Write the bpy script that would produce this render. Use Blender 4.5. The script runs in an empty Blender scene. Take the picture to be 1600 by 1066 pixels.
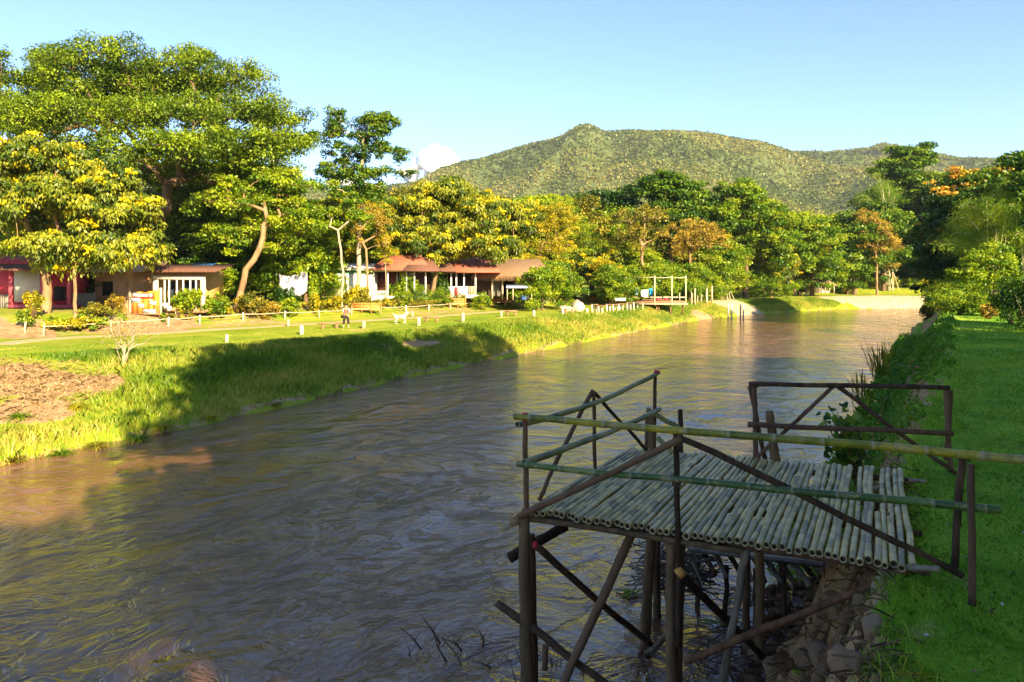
import bpy, math, random
import numpy as np
from mathutils import Vector, Matrix
R = math.radians
rng = np.random.default_rng(7)
random.seed(7)
SC = bpy.context.scene
COL = SC.collection

# ------------------------------------------------------------ camera, sky, sun, exposure
F = 1200.0; HX = 800.0; HY = 430.0; CZ = 5.7
cam_d = bpy.data.cameras.new("camera"); cam = bpy.data.objects.new("camera", cam_d); COL.objects.link(cam)
cam.location = (0, 0, CZ); cam.rotation_euler = (R(90), 0, 0)
cam_d.sensor_width = 36; cam_d.lens = 27.0; cam_d.shift_y = -(533 - HY) / 1600.0
cam_d.clip_start = 0.1; cam_d.clip_end = 30000
SC.camera = cam
SUN_EL = R(25); SUN_DIR = Vector((0.50 * math.cos(SUN_EL), -0.866 * math.cos(SUN_EL), math.sin(SUN_EL)))
w = bpy.data.worlds.new("World"); SC.world = w; w.use_nodes = True
nt = w.node_tree; bg = nt.nodes["Background"]
sky = nt.nodes.new("ShaderNodeTexSky"); sky.sky_type = 'NISHITA'; sky.sun_disc = False
sky.sun_elevation = SUN_EL; sky.sun_rotation = math.atan2(SUN_DIR.x, SUN_DIR.y)
sky.air_density = 0.85; sky.dust_density = 0.15; sky.ozone_density = 2.6; sky.altitude = 300
tint = nt.nodes.new('ShaderNodeMix'); tint.data_type = 'RGBA'; tint.blend_type = 'MULTIPLY'; tint.inputs[0].default_value = 1; tint.inputs[7].default_value = (.74, .80, .89, 1)
nt.links.new(sky.outputs[0], tint.inputs[6]); nt.links.new(tint.outputs[2], bg.inputs[0]); bg.inputs[1].default_value = 0.053
sl = bpy.data.lights.new("sun", 'SUN'); sl.energy = 2.9; sl.angle = R(0.53); sl.color = (1.0, 0.82, 0.48)
so = bpy.data.objects.new("sun", sl); COL.objects.link(so)
so.rotation_euler = SUN_DIR.to_track_quat('Z', 'Y').to_euler()
SC.view_settings.view_transform = 'Standard'; SC.view_settings.look = 'None'
SC.view_settings.gamma = 1; SC.view_settings.exposure = 2.72
SC.render.engine = 'CYCLES'
SC.cycles.max_bounces = 6; SC.cycles.diffuse_bounces = 3; SC.cycles.glossy_bounces = 3; SC.cycles.transmission_bounces = 3
SC.cycles.use_denoising = True

# ------------------------------------------------------------ small helpers
def P(px, py, Y): return np.array([(px - HX) / F * Y, Y, CZ - (py - HY) / F * Y])
def hsh(ix, iy, s):
    n = (ix.astype(np.int64) * 374761393 + iy.astype(np.int64) * 668265263 + s * 1442695041) & 0xffffffff
    n = ((n ^ (n >> 13)) * 1274126177) & 0xffffffff
    return ((n ^ (n >> 16)) & 0xffff) / 65535.0
def vn(x, y, s=0):
    x = np.asarray(x, float); y = np.asarray(y, float)
    ix = np.floor(x); iy = np.floor(y); fx = x - ix; fy = y - iy
    fx = fx * fx * (3 - 2 * fx); fy = fy * fy * (3 - 2 * fy)
    a = hsh(ix, iy, s); b = hsh(ix + 1, iy, s); c = hsh(ix, iy + 1, s); d = hsh(ix + 1, iy + 1, s)
    return (a * (1 - fx) + b * fx) * (1 - fy) + (c * (1 - fx) + d * fx) * fy
def fbm(x, y, s=0, o=4):
    r = 0; a = .5
    for i in range(o): r = r + a * vn(x * 2 ** i, y * 2 ** i, s + i * 17); a *= .5
    return r / (1 - .5 ** o)
def ss(a, b, x): t = np.clip((x - a) / (b - a), 0, 1); return t * t * (3 - 2 * t)

def tag(o, label=None, cat=None, group=None, kind=None):
    if label: o['label'] = label
    if cat: o['category'] = cat
    if group: o['group'] = group
    if kind: o['kind'] = kind
    return o
def empty(name, loc, label=None, cat=None, group=None):
    o = bpy.data.objects.new(name, None); COL.objects.link(o); o.location = [float(c) for c in loc]
    o.empty_display_size = .2
    return tag(o, label, cat, group)

class MB:
    """collects geometry; build() links it as one mesh object"""
    def __init__(s): s.V = []; s.n = 0; s.Fc = {}; s.A = []; s.B = []
    def add(s, v, faces, along=0.0, tone=0.5):
        v = np.asarray(v, float).reshape(-1, 3)
        s.V.append(v)
        for f in faces:
            f = np.asarray(f, np.int64)
            if f.size: s.Fc.setdefault(f.shape[1], []).append(f + s.n)
        s.A.append(np.broadcast_to(np.asarray(along, float), (len(v),))); s.B.append(np.broadcast_to(np.asarray(tone, float), (len(v),)))
        s.n += len(v)
        return s
    def box(s, c, d, rot=0.0, tone=.5, tilt=None):
        x, y, z = np.array(d) / 2.0
        v = np.array([[-x,-y,-z],[x,-y,-z],[x,y,-z],[-x,y,-z],[-x,-y,z],[x,-y,z],[x,y,z],[-x,y,z]])
        if tilt is not None: v = v @ np.array(Matrix.Rotation(tilt[0], 3, tilt[1])).T
        cr, sr = math.cos(rot), math.sin(rot)
        v = v @ np.array([[cr, sr, 0], [-sr, cr, 0], [0, 0, 1]]) + np.array(c)
        return s.add(v, [[[0,3,2,1],[4,5,6,7],[0,1,5,4],[1,2,6,5],[2,3,7,6],[3,0,4,7]]], along=v[:, 2], tone=tone)
    def tube(s, pts, rad, n=8, tone=.5, hollow=False, cap=True, a0=0.0, wob=0.0):
        pts = np.asarray(pts, float); m = len(pts); rad = np.broadcast_to(np.asarray(rad, float), (m,)).copy()
        T = np.gradient(pts, axis=0); T /= np.linalg.norm(T, axis=1)[:, None] + 1e-9
        up = np.array([0, 0, 1.]) if abs(T[0, 2]) < .9 else np.array([1., 0, 0])
        x = np.cross(T[0], up); x /= np.linalg.norm(x); V = []
        seg = np.r_[0, np.cumsum(np.linalg.norm(np.diff(pts, axis=0), axis=1))] + a0
        ang = np.arange(n) / n * 2 * math.pi
        for i in range(m):
            x = x - T[i] * (x @ T[i]); x /= np.linalg.norm(x); y = np.cross(T[i], x)
            rr = rad[i] * (1 + (wob * (rng.random(n) - .5) if wob else 0))
            V.append(pts[i] + (np.outer(np.cos(ang) * rr, x) + np.outer(np.sin(ang) * rr, y)))
        V = np.concatenate(V); al = np.repeat(seg, n)
        i = np.arange(m - 1)[:, None] * n; j = np.arange(n)[None]; k = (j + 1) % n
        Fq = np.stack([(i + j), (i + k), (i + n + k), (i + n + j)], -1).reshape(-1, 4)
        s.add(V, [Fq], along=al, tone=tone); base = s.n - len(V)
        if hollow:
            for e, sg in ((0, 1), (m - 1, -1)):
                c = pts[e]; ring = V[e * n:(e + 1) * n]
                r2 = c + (ring - c) * .70; r3 = r2 + T[e] * sg * .05
                vv = np.concatenate([ring, r2, r3, (c + T[e] * sg * .05)[None]])
                q = []
                for a in range(n):
                    b = (a + 1) % n
                    q += [[a, b, n + b, n + a], [n + a, n + b, 2 * n + b, 2 * n + a]]
                t = [[2 * n + a, 2 * n + (a + 1) % n, 3 * n] for a in range(n)]
                if e == 0: q = [f[::-1] for f in q]; t = [f[::-1] for f in t]
                s.add(vv, [q, t], along=np.r_[np.full(n, -5.), np.full(n, -5.), np.full(n + 1, -9.)], tone=tone)
        elif cap:
            for e in (0, m - 1):
                idx = np.arange(n) + base + e * n
                s.Fc.setdefault(n, []).append((idx if e else idx[::-1])[None])
        return s
    def frusta(s, p0, p1, r0, r1, n=5, tone=.5):
        d = p1 - p0; L = np.linalg.norm(d, axis=1)[:, None] + 1e-9; d = d / L
        up = np.where(np.abs(d[:, 2:3]) < .9, np.array([[0, 0, 1.]]), np.array([[1., 0, 0]]))
        x = np.cross(d, up); x /= np.linalg.norm(x, axis=1)[:, None] + 1e-9; y = np.cross(d, x)
        ang = np.arange(n) / n * 2 * math.pi; ca = np.cos(ang)[None, :, None]; sa = np.sin(ang)[None, :, None]
        ring = ca * x[:, None] + sa * y[:, None]
        V = np.concatenate([(p0 - d * r0[:, None] * .3)[:, None] + ring * r0[:, None, None], (p1 + d * r1[:, None] * .3)[:, None] + ring * r1[:, None, None]], 1).reshape(-1, 3)
        j = np.arange(n); k = (j + 1) % n
        f = np.stack([j, k, n + k, n + j], -1)[None] + (np.arange(len(p0)) * 2 * n)[:, None, None]
        return s.add(V, [f.reshape(-1, 4)], along=np.tile(np.r_[np.zeros(n), np.ones(n)], len(p0)), tone=tone)
    def leaves(s, c, d, nrm, L, W, tone, fold=.25):
        """rhombus leaves: centre c, length direction d, rough normal nrm"""
        N = len(c); d = d / (np.linalg.norm(d, axis=1)[:, None] + 1e-9)
        sd = np.cross(d, nrm); sd /= np.linalg.norm(sd, axis=1)[:, None] + 1e-9; nn = np.cross(sd, d)
        L = np.broadcast_to(L, (N,))[:, None]; W = np.broadcast_to(W, (N,))[:, None]
        v = np.stack([c - d * L * .5, c + sd * W * .5 - d * L * .05 + nn * W * fold, c + d * L * .5 - nn * L * .12, c - sd * W * .5 - d * L * .05 + nn * W * fold], 1).reshape(-1, 3)
        f = np.arange(N * 4).reshape(N, 4)
        return s.add(v, [f], tone=np.repeat(tone, 4))
    def build(s, name, mat, parent=None, smooth=False, origin=None):
        me = bpy.data.meshes.new(name)
        V = np.concatenate(s.V)
        org = np.array(origin, float) if origin is not None else None
        if parent is not None:
            p = parent; t = np.zeros(3)
            while p is not None: t += np.array(p.location); p = p.parent
            V = V - t
        if org is not None: V = V - org
        me.vertices.add(len(V)); me.vertices.foreach_set("co", V.astype(np.float32).ravel())
        idx = []; st = []; o = 0
        for k, fl in s.Fc.items():
            f = np.concatenate(fl); idx.append(f.ravel()); st.append(o + np.arange(len(f)) * k); o += f.size
        idx = np.concatenate(idx).astype(np.int32); st = np.concatenate(st).astype(np.int32)
        me.loops.add(len(idx)); me.loops.foreach_set("vertex_index", idx)
        me.polygons.add(len(st)); me.polygons.foreach_set("loop_start", st)
        if smooth: me.polygons.foreach_set("use_smooth", np.ones(len(st), bool))
        me.update(calc_edges=True)
        for nm, arr in (("along", s.A), ("tone", s.B)):
            a = me.attributes.new(nm, 'FLOAT', 'POINT'); a.data.foreach_set("value", np.concatenate(arr).astype(np.float32))
        me.materials.append(mat)
        ob = bpy.data.objects.new(name, me); COL.objects.link(ob)
        if org is not None: ob.location = org
        if parent is not None: ob.parent = parent
        return ob

def copy_tree(o, parent=None):
    c = o.copy(); COL.objects.link(c); c.parent = parent
    for ch in o.children: copy_tree(ch, c)
    return c

# ------------------------------------------------------------ materials
class NT:
    def __init__(s, name):
        s.m = bpy.data.materials.new(name); s.m.use_nodes = True; s.t = s.m.node_tree; s.t.nodes.clear()
        s.out = s.N('ShaderNodeOutputMaterial')
    def N(s, typ, ins=None, **kw):
        n = s.t.nodes.new(typ)
        for k, v in kw.items(): setattr(n, k, v)
        for k, v in (ins or {}).items():
            if isinstance(v, bpy.types.NodeSocket): s.t.links.new(v, n.inputs[k])
            else: n.inputs[k].default_value = v
        return n
    def attr(s, nm): return s.N('ShaderNodeAttribute', attribute_name=nm).outputs['Fac']
    def ramp(s, fac, stops, interp='LINEAR'):
        n = s.N('ShaderNodeValToRGB', {0: fac}); r = n.color_ramp; r.interpolation = interp
        while len(r.elements) < len(stops): r.elements.new(.5)
        for e, (p, c) in zip(r.elements, stops): e.position = p; e.color = (*c, 1) if len(c) == 3 else c
        return n.outputs[0]
    def noise(s, scale, vec=None, detail=4, rough=.55, dist=0, out=0):
        n = s.N('ShaderNodeTexNoise', {'Scale': scale, 'Detail': detail, 'Roughness': rough, 'Distortion': dist})
        if vec is None: vec = s.N('ShaderNodeTexCoord').outputs['Object']
        s.t.links.new(vec, n.inputs['Vector']); return n.outputs[out]
    def mapv(s, vec, scale=(1, 1, 1), rot=(0, 0, 0)): return s.N('ShaderNodeMapping', {'Vector': vec, 'Scale': scale, 'Rotation': rot}).outputs[0]
    def math(s, op, a, b=0.0, clamp=False): return s.N('ShaderNodeMath', {0: a, 1: b}, operation=op, use_clamp=clamp).outputs[0]
    def mix(s, f, a, b, mode='MIX'):
        n = s.N('ShaderNodeMix', data_type='RGBA', blend_type=mode)
        for i, v in ((0, f), (6, a), (7, b)):
            if isinstance(v, bpy.types.NodeSocket): s.t.links.new(v, n.inputs[i])
            else: n.inputs[i].default_value = v if i == 0 else ((*v, 1) if len(v) == 3 else v)
        return n.outputs[2]
    def bump(s, h, strength=.5, dist=.05, nrm=None):
        d = {'Height': h, 'Strength': strength, 'Distance': dist}
        if nrm is not None: d['Normal'] = nrm
        return s.N('ShaderNodeBump', d).outputs[0]
    def prin(s, col, rough=.8, spec=.3, nrm=None, **kw):
        d = {'Roughness': rough, 'Specular IOR Level': spec}
        n = s.N('ShaderNodeBsdfPrincipled', d)
        if isinstance(col, bpy.types.NodeSocket): s.t.links.new(col, n.inputs['Base Color'])
        else: n.inputs['Base Color'].default_value = (*col, 1)
        for k, v in kw.items(): n.inputs[k].default_value = v
        if nrm is not None: s.t.links.new(nrm, n.inputs['Normal'])
        s.t.links.new(n.outputs[0], s.out.inputs[0]); return s.m
_M = {}
def plain(name, col, rough=.75, var=.25, scale=3.0, spec=.3, bump=.2):
    if name in _M: return _M[name]
    t = NT(name); n = t.noise(scale, detail=6)
    c = t.mix(n, tuple(x * (1 - var) for x in col), tuple(min(1, x * (1 + var)) for x in col))
    _M[name] = t.prin(c, rough, spec, t.bump(t.noise(scale * 6), bump, .02)); return _M[name]
def leafmat(name, c0, c1, c2, trans=.38, rough=.45):
    if name in _M: return _M[name]
    t = NT(name)
    col = t.ramp(t.attr('tone'), [(0.1, c0), (0.5, c1), (.9, c2)])
    d = t.N('ShaderNodeBsdfDiffuse', {0: col})
    tr = t.N('ShaderNodeBsdfTranslucent', {0: t.mix(1.0, col, (1.0, .95, .45), 'MULTIPLY')})
    g = t.N('ShaderNodeBsdfGlossy', {0: (1, 1, 1, 1), 'Roughness': rough})
    m1 = t.N('ShaderNodeMixShader', {0: trans, 1: d.outputs[0], 2: tr.outputs[0]})
    m2 = t.N('ShaderNodeMixShader', {0: .02, 1: m1.outputs[0], 2: g.outputs[0]})
    t.t.links.new(m2.outputs[0], t.out.inputs[0]); _M[name] = t.m; return t.m
def barkmat(name, c0, c1, scale=6, rough=.85, bump=.6):
    if name in _M: return _M[name]
    t = NT(name); oc = t.N('ShaderNodeTexCoord').outputs['Object']
    n = t.noise(scale, t.mapv(oc, (1, 1, .22)), 8, .65); n2 = t.noise(scale * .25, oc, 3)
    n3 = t.noise(scale * 5, t.mapv(oc, (1, 1, .15)), 5)
    f = t.math('ADD', t.math('MULTIPLY', n, .7), t.math('MULTIPLY', n2, .3))
    f = t.math('ADD', f, t.math('MULTIPLY', t.math('SUBTRACT', t.attr('tone'), .5), .5))
    c = t.ramp(f, [(.3, c0), (.52, tuple((a + b) / 2 for a, b in zip(c0, c1))), (.72, c1)])
    h = t.math('ADD', n, t.math('MULTIPLY', n3, .4))
    _M[name] = t.prin(c, rough, .25, t.bump(h, bump, .025)); return _M[name]
def bamboomat(name, stops, ring, node=.32):
    t = NT(name); al = t.attr('along'); tn = t.attr('tone')
    oc = t.N('ShaderNodeTexCoord').outputs['Object']
    q = t.math('DIVIDE', al, node); q2 = t.math('ADD', q, t.math('MULTIPLY', tn, 37.3))
    fr = t.math('FRACT', q2); fl = t.math('FLOOR', q2)
    wn = t.N('ShaderNodeTexWhiteNoise', {'Vector': t.N('ShaderNodeCombineXYZ', {0: fl, 1: tn}).outputs[0]}, noise_dimensions='2D')
    n = t.noise(9, oc, 6, .6); n2 = t.noise(45, oc, 4)
    f = t.math('ADD', t.math('MULTIPLY', wn.outputs[0], .55), t.math('MULTIPLY', n, .45))
    col = t.ramp(f, stops)
    streak = t.ramp(n2, [(.35, (.55, .55, .55)), (.6, (1, 1, 1))])
    col = t.mix(.7, col, streak, 'MULTIPLY')
    lich = t.ramp(t.noise(5, oc, 7, .7), [(.52, (0, 0, 0)), (.62, (1, 1, 1))])
    col = t.mix(t.math('MULTIPLY', lich, .45), col, (.47, .365, .19))
    rg = t.ramp(fr, [(0.0, (1, 1, 1)), (.035, (1, 1, 1)), (.06, (0, 0, 0)), (.95, (0, 0, 0)), (1, (.5, .5, .5))])
    col = t.mix(t.math('MULTIPLY', rg, .8), col, ring)
    scar = t.ramp(fr, [(.05, (0, 0, 0)), (.09, (1, 1, 1)), (.2, (0, 0, 0))])
    col = t.mix(t.math('MULTIPLY', scar, .35), col, (.03, .03, .02))
    cut = t.math('LESS_THAN', al, -3.0); deep = t.math('LESS_THAN', al, -7.0)
    col = t.mix(cut, col, (.33, .27, .13)); col = t.mix(deep, col, (.03, .022, .012))
    hh = t.math('ADD', t.math('MULTIPLY', rg, .6), t.math('MULTIPLY', n2, .2))
    return t.prin(col, .42, .4, t.bump(hh, .5, .01))

# ------------------------------------------------------------ the lie of the land
UX, UY = .462, .887
def uv2xy(u, v): return u * UX + v * UY, u * UY - v * UX
def xy2uv(x, y): return x * UX + y * UY, x * UY - y * UX
LE = np.array([(-90,-24.5),(0,-24.3),(20,-23.9),(33,-24.7),(45,-25),(70,-24.6),(98,-24),(111,-21.3),(124,-17),(140,-11),(149,-1),(157,16),(166,60),(172,140)], float)
RE = np.array([(-90,-2),(8,-1.55),(16,-1.7),(25,-1.2),(45,-.9),(65,-.4),(80,0),(98,.6),(108,2.5),(118,8),(126,22),(133,60),(138,140)], float)
def dpoly(u, v, PL):
    d = np.full(np.shape(u), 1e9); s = np.zeros(np.shape(u)); acc = 0
    for a, b in zip(PL[:-1], PL[1:]):
        e = b - a; L = np.hypot(*e)
        t = np.clip(((u - a[0]) * e[0] + (v - a[1]) * e[1]) / L ** 2, 0, 1)
        q = np.hypot(u - a[0] - t * e[0], v - a[1] - t * e[1])
        sd = (e[0] * (v - a[1]) - e[1] * (u - a[0])) / L
        m = q < np.abs(d) - 1e-9
        d = np.where(m, np.where(sd > 0, q, -q), d)
    return d   # positive on the +v side of the line
def river(u, v):
    """signed distance on land from the left edge and from the right edge (negative in the water)"""
    return -dpoly(u, v, LE), dpoly(u, v, RE)
def spath(u): return np.interp(u, [20, 27, 32, 40, 48, 59, 77], [22, 20, 18, 16.5, 14, 13, 12])
def hgt(x, y):
    x = np.asarray(x, float); y = np.asarray(y, float)
    u, v = xy2uv(x, y); dl, dr = river(u, v)
    # left land
    wob = (fbm(u * .5, v * .5, 3, 3) - .5)
    s = dl + wob * 1.1
    W = np.interp(u, [0, 20, 28, 45, 98, 125], [12, 12, 8, 4.6, 4.4, 4.6])
    hl = .22 * ss(0, .35, s) + 1.78 * (1 - (1 - np.clip(s / W, 0, 1)) ** 1.35)
    sp = spath(u)
    hl = hl + 1.2 * ss(sp + 1.2, sp + 9, s) + (fbm(u * .35, v * .35, 9, 4) - .5) * .28 * ss(.5, 3, s) * (1 - .75 * ss(sp - 3, sp - 1, s))
    hl = hl + (fbm(u * 1.6, v * 1.6, 29, 3) - .5) * .16 * ss(.1, 1.5, s) * (1 - ss(W, W + 2, s))
    # right land: a steep eroded edge, then the lawn
    wr = (fbm(u * .7, v * .7, 5, 3) - .5) * np.interp(u, [0, 20, 40], [.5, .8, 1.4])
    r = dr + wr
    Wr = np.interp(u, [0, 14, 25, 60], [1.35, 1.5, 2.0, 3.2])
    hr = .35 * ss(-.1, .2, r) + 2.15 * ss(.15, 1.0, r / Wr) ** .9
    hr = hr + ((fbm(u * 2.2, v * 2.2, 31, 4) - .5) * .75 + (fbm(u * 6, v * 6, 37, 3) - .5) * .22) * ss(0, .3, r) * (1 - ss(Wr * .9, Wr * 1.3, r))
    hr = hr + (fbm(u * .25, v * .25, 8, 3) - .5) * .22 * ss(Wr, Wr + 3, r) + .3 * ss(12, 40, r)
    bed = -1.3 * ss(0, 2.5, np.minimum(-dl, -dr))
    h = np.where((dl > -.6) & (dl > dr), np.where(s > 0, hl, -.4 * np.clip(-s, 0, 3)), np.where(dr > -.6, np.where(r > 0, hr, -.4 * np.clip(-r, 0, 3)), bed - .2))
    # the open land beyond
    far = ss(300, 420, np.hypot(x, y))
    return h * (1 - far) + 2.0 * far
def h1(x, y): return float(hgt(np.array([x]), np.array([y]))[0])
def G(px, py, ymin=4.0, ymax=420.0):
    """where the sight line of a pixel meets the ground"""
    Y = np.geomspace(ymin, ymax, 3000); X = (px - HX) / F * Y; Z = CZ - (py - HY) / F * Y
    b = np.nonzero(Z <= np.maximum(hgt(X, Y), 0.0))[0]
    i = b[0] if len(b) else len(Y) - 1
    return np.array([X[i], Y[i], max(h1(X[i], Y[i]), 0.0)])

# ------------------------------------------------------------ ground
def axis(fine, lo, hi, gro=1.13):
    a = []
    for (x0, x1, st) in fine: a.append(np.arange(x0, x1, st))
    a = np.concatenate(a + [[fine[-1][1]]]); out = [a]
    st = fine[0][2]; p = a[0]; L = []
    while p > lo: st *= gro; p -= st; L.append(p)
    st = fine[-1][2]; p = a[-1]; H = []
    while p < hi: st *= gro; p += st; H.append(p)
    return np.concatenate([L[::-1], a, H])
gu = axis([(-4, 26, .2), (26, 70, .4), (70, 175, .8)], -800, 3100)
gv = axis([(-75, -46, 1.0), (-46, -23, .35), (-23, -3.4, 1.2), (-3.4, 2.6, .13), (2.6, 30, .7), (30, 100, 1.5)], -2500, 2500)
GU, GV = np.meshgrid(gu, gv, indexing='ij'); gx, gy = uv2xy(GU, GV); gz = hgt(gx, gy)
nu, nv = GU.shape
mb = MB()
i = np.arange(nu - 1)[:, None] * nv; j = np.arange(nv - 1)[None]
mb.add(np.stack([gx, gy, gz], -1).reshape(-1, 3), [np.stack([i + j, i + j + 1, i + nv + j + 1, i + nv + j], -1).reshape(-1, 4)[:, ::-1]])
dl, dr = river(GU, GV)
# soil: steep bits of the right edge, the bare patch and the scars on the left bank
gradz = np.hypot(*np.gradient(gz, gu, gv))
soil = np.where(dr > -1, ss(.55, 1.0, gradz) * (1 - ss(4, 7, dr)), 0)
nz = fbm(GU * .9, GV * .9, 77, 4) - .5
def patch(px, py, ru, rv, amp=1.0):
    c = G(px, py); u0, v0 = xy2uv(c[0], c[1])
    return amp * (1 - ss(.6, 1.15, np.hypot((GU - u0) / ru, (GV - v0) / rv) + nz * 1.1))
soil = np.maximum(soil, patch(30, 592, 2.4, 3.4)); soil = np.maximum(soil, patch(120, 600, 2.4, 1.8))
soil = np.maximum(soil, patch(40, 640, 2.0, 1.6, .8)); soil = np.maximum(soil, patch(560, 517, 1.2, .5, .9)); soil = np.maximum(soil, patch(655, 538, 2.6, .7, .9)); soil = np.maximum(soil, patch(600, 543, .9, .5, .8))
soil = np.maximum(soil, patch(1095, 492, 3.5, 1.6)); soil = np.maximum(soil, patch(230, 505, 5.0, 4.0, .9)); soil = np.maximum(soil, patch(20, 517, 3.0, 3.0, .9))
soil = np.maximum(soil, np.where((dl > spath(GU) + 1.8) & (dl < 60) & (GU < 95), .06 + .55 * fbm(GU * .3, GV * .3, 55, 3), 0))
soil = np.maximum(soil, np.where(dl > 0, ss(.5, .0, np.abs(dl - .15)) * .6, 0))
for (a, b, c_, d_) in ((1480, 830, .5, .3), (1500, 905, .6, .35), (1440, 995, .7, .35), (1540, 870, .3, .3), (1470, 560, .3, .15)): soil = np.maximum(soil, patch(a, b, c_, d_, .36))
grav = np.where(dl > -.5, ss(141, 144, GU + nz * 3) * (1 - ss(5.2, 6.2, dl + nz)), 0)
grav = np.maximum(grav, np.where((dl > -.5), (1 - ss(0, 1.6, np.abs(GU - 113.5 + (GV + 21) * .25 + nz * 2) - 3.6)) * (1 - ss(4.8, 5.6, dl)), 0))
ob = mb.build('ground', None, smooth=True); ob['kind'] = 'structure'
for nm, arr in (('soil', soil), ('gravel', grav), ('lawn', np.where(dr > -.6, 1.0, 0.0))):
    a = ob.data.attributes.new(nm, 'FLOAT', 'POINT'); a.data.foreach_set('value', arr.astype(np.float32).ravel())
t = NT('grass_and_soil'); oc = t.N('ShaderNodeTexCoord').outputs['Object']
n1 = t.noise(.35, oc, 5); n2 = t.noise(2.6, oc, 6, .65); n3 = t.noise(22, oc, 4, .6)
f = t.math('ADD', t.math('MULTIPLY', n1, .45), t.math('ADD', t.math('MULTIPLY', n2, .35), t.math('MULTIPLY', n3, .25)))
gl = t.ramp(f, [(.3, (.08, .15, .008)), (.46, (.18, .25, .012)), (.60, (.31, .31, .03)), (.7, (.40, .31, .09))])
fr_ = t.math('ADD', t.math('MULTIPLY', t.noise(.8, oc, 3), .7), t.math('MULTIPLY', n3, .3))
gr = t.ramp(t.math('ADD', t.math('MULTIPLY', f, .45), t.math('MULTIPLY', fr_, .55)), [(.34, (.06, .16, .012)), (.48, (.16, .32, .018)), (.60, (.30, .45, .03)), (.76, (.42, .40, .09))])
g = t.mix(t.attr('lawn'), gl, gr)
so_ = t.ramp(t.math('ADD', t.math('MULTIPLY', n2, .6), t.math('MULTIPLY', n3, .4)), [(.3, (.16, .085, .04)), (.5, (.36, .22, .11)), (.7, (.58, .42, .26))])
gv_ = t.ramp(t.math('ADD', t.math('MULTIPLY', t.noise(1.2, oc, 6), .4), t.math('MULTIPLY', n3, .6)), [(.3, (.22, .16, .09)), (.5, (.42, .32, .20)), (.7, (.55, .45, .31))])
def sharp(a): return t.math('MULTIPLY', t.math('SUBTRACT', t.math('ADD', t.attr(a), t.math('MULTIPLY', n2, .55)), .62), 5, True)
c = t.mix(sharp('soil'), g, so_); c = t.mix(sharp('gravel'), c, gv_)
ob.data.materials[0] = t.prin(c, .95, .1, t.bump(t.math('ADD', n2, t.math('MULTIPLY', n3, .5)), .6, .06))

# ------------------------------------------------------------ river
mb = MB()
wu = np.linspace(-80, 190, 60); wv = np.linspace(-40, 140, 40)
A, B = np.meshgrid(wu, wv, indexing='ij'); X, Y = uv2xy(A, B)
i = np.arange(59)[:, None] * 40; j = np.arange(39)[None]
mb.add(np.stack([X, Y, X * 0], -1).reshape(-1, 3), [np.stack([i + j, i + 40 + j, i + 40 + j + 1, i + j + 1], -1).reshape(-1, 4)[:, ::1]])
t = NT('muddy_river_water'); oc = t.N('ShaderNodeTexCoord').outputs['Object']
ang = math.atan2(UX, UY)
fl = t.mapv(oc, (1, 1, 1), (0, 0, ang))           # y runs along the flow now
vb = t.noise(.16, t.mapv(fl, (1, .5, 1)), 2, .5, 0, 1)
wv_ = t.N('ShaderNodeVectorMath', {0: fl, 1: t.N('ShaderNodeVectorMath', {0: vb, 'Scale': 5.0}, operation='SCALE').outputs[0]}, operation='ADD').outputs[0]
a1 = t.noise(.55, t.mapv(wv_, (1, .75, 1)), 3, .5, .6)
a2 = t.noise(1.5, t.mapv(wv_, (1, .85, 1)), 4, .6, 1.2)
a3 = t.noise(7.0, t.mapv(wv_, (1, 1, 1)), 4, .6, 1.2)
rough_zone = t.ramp(t.noise(.13, t.mapv(fl, (1, .35, 1)), 2), [(.36, (.25, .25, .25)), (.62, (1, 1, 1))])
crest = t.math('POWER', t.math('SUBTRACT', 1.0, t.math('MULTIPLY', t.math('ABSOLUTE', t.math('SUBTRACT', a2, .5)), 3.2), True), 2.0)
hh = t.math('ADD', t.math('MULTIPLY', a1, .75), t.math('MULTIPLY', rough_zone, t.math('ADD', t.math('MULTIPLY', a2, .42), t.math('ADD', t.math('MULTIPLY', crest, .10), t.math('MULTIPLY', a3, .085)))))
nb = t.bump(hh, 1.0, .34)
mudn = t.noise(.25, wv_, 4)
mud = t.ramp(mudn, [(.3, (.11, .052, .026)), (.7, (.22, .105, .046))])
wm = t.prin(mud, .07, .5, nb, IOR=1.62)
river_ob = mb.build('river', wm, smooth=True); river_ob['kind'] = 'structure'

# ------------------------------------------------------------ path along the left bank
def strip(name, pxs, width, mat, lift=.03, kind='structure'):
    pts = np.array([G(*p)[:2] for p in pxs]); d = np.r_[0, np.cumsum(np.hypot(*np.diff(pts, axis=0).T))]
    q = np.arange(0, d[-1], .5); x = np.interp(q, d, pts[:, 0]); y = np.interp(q, d, pts[:, 1])
    tx = np.gradient(x); ty = np.gradient(y); L = np.hypot(tx, ty); nx, ny = -ty / L, tx / L
    K = 9; V = []
    for k in range(K):
        wd = width * (1 + .35 * (fbm(q * .6, q * 0 + (k > K / 2) * 9, 5, 3) - .5)) * ss(0, 2.5, d[-1] - q)
        o = (k / (K - 1) - .5) * wd
        V.append(np.stack([x + nx * o, y + ny * o, hgt(x + nx * o, y + ny * o) + lift * (1 if 0 < k < K - 1 else -.5)], -1))
    V = np.stack(V, 1).reshape(-1, 3); n = len(q)
    i = np.arange(n - 1)[:, None] * K; j = np.arange(K - 1)[None]
    m = MB(); m.add(V, [np.stack([i + j, i + j + 1, i + K + j + 1, i + K + j], -1).reshape(-1, 4)[:, ::-1]])
    o = m.build(name, mat, smooth=True); o['kind'] = kind; return o
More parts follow.
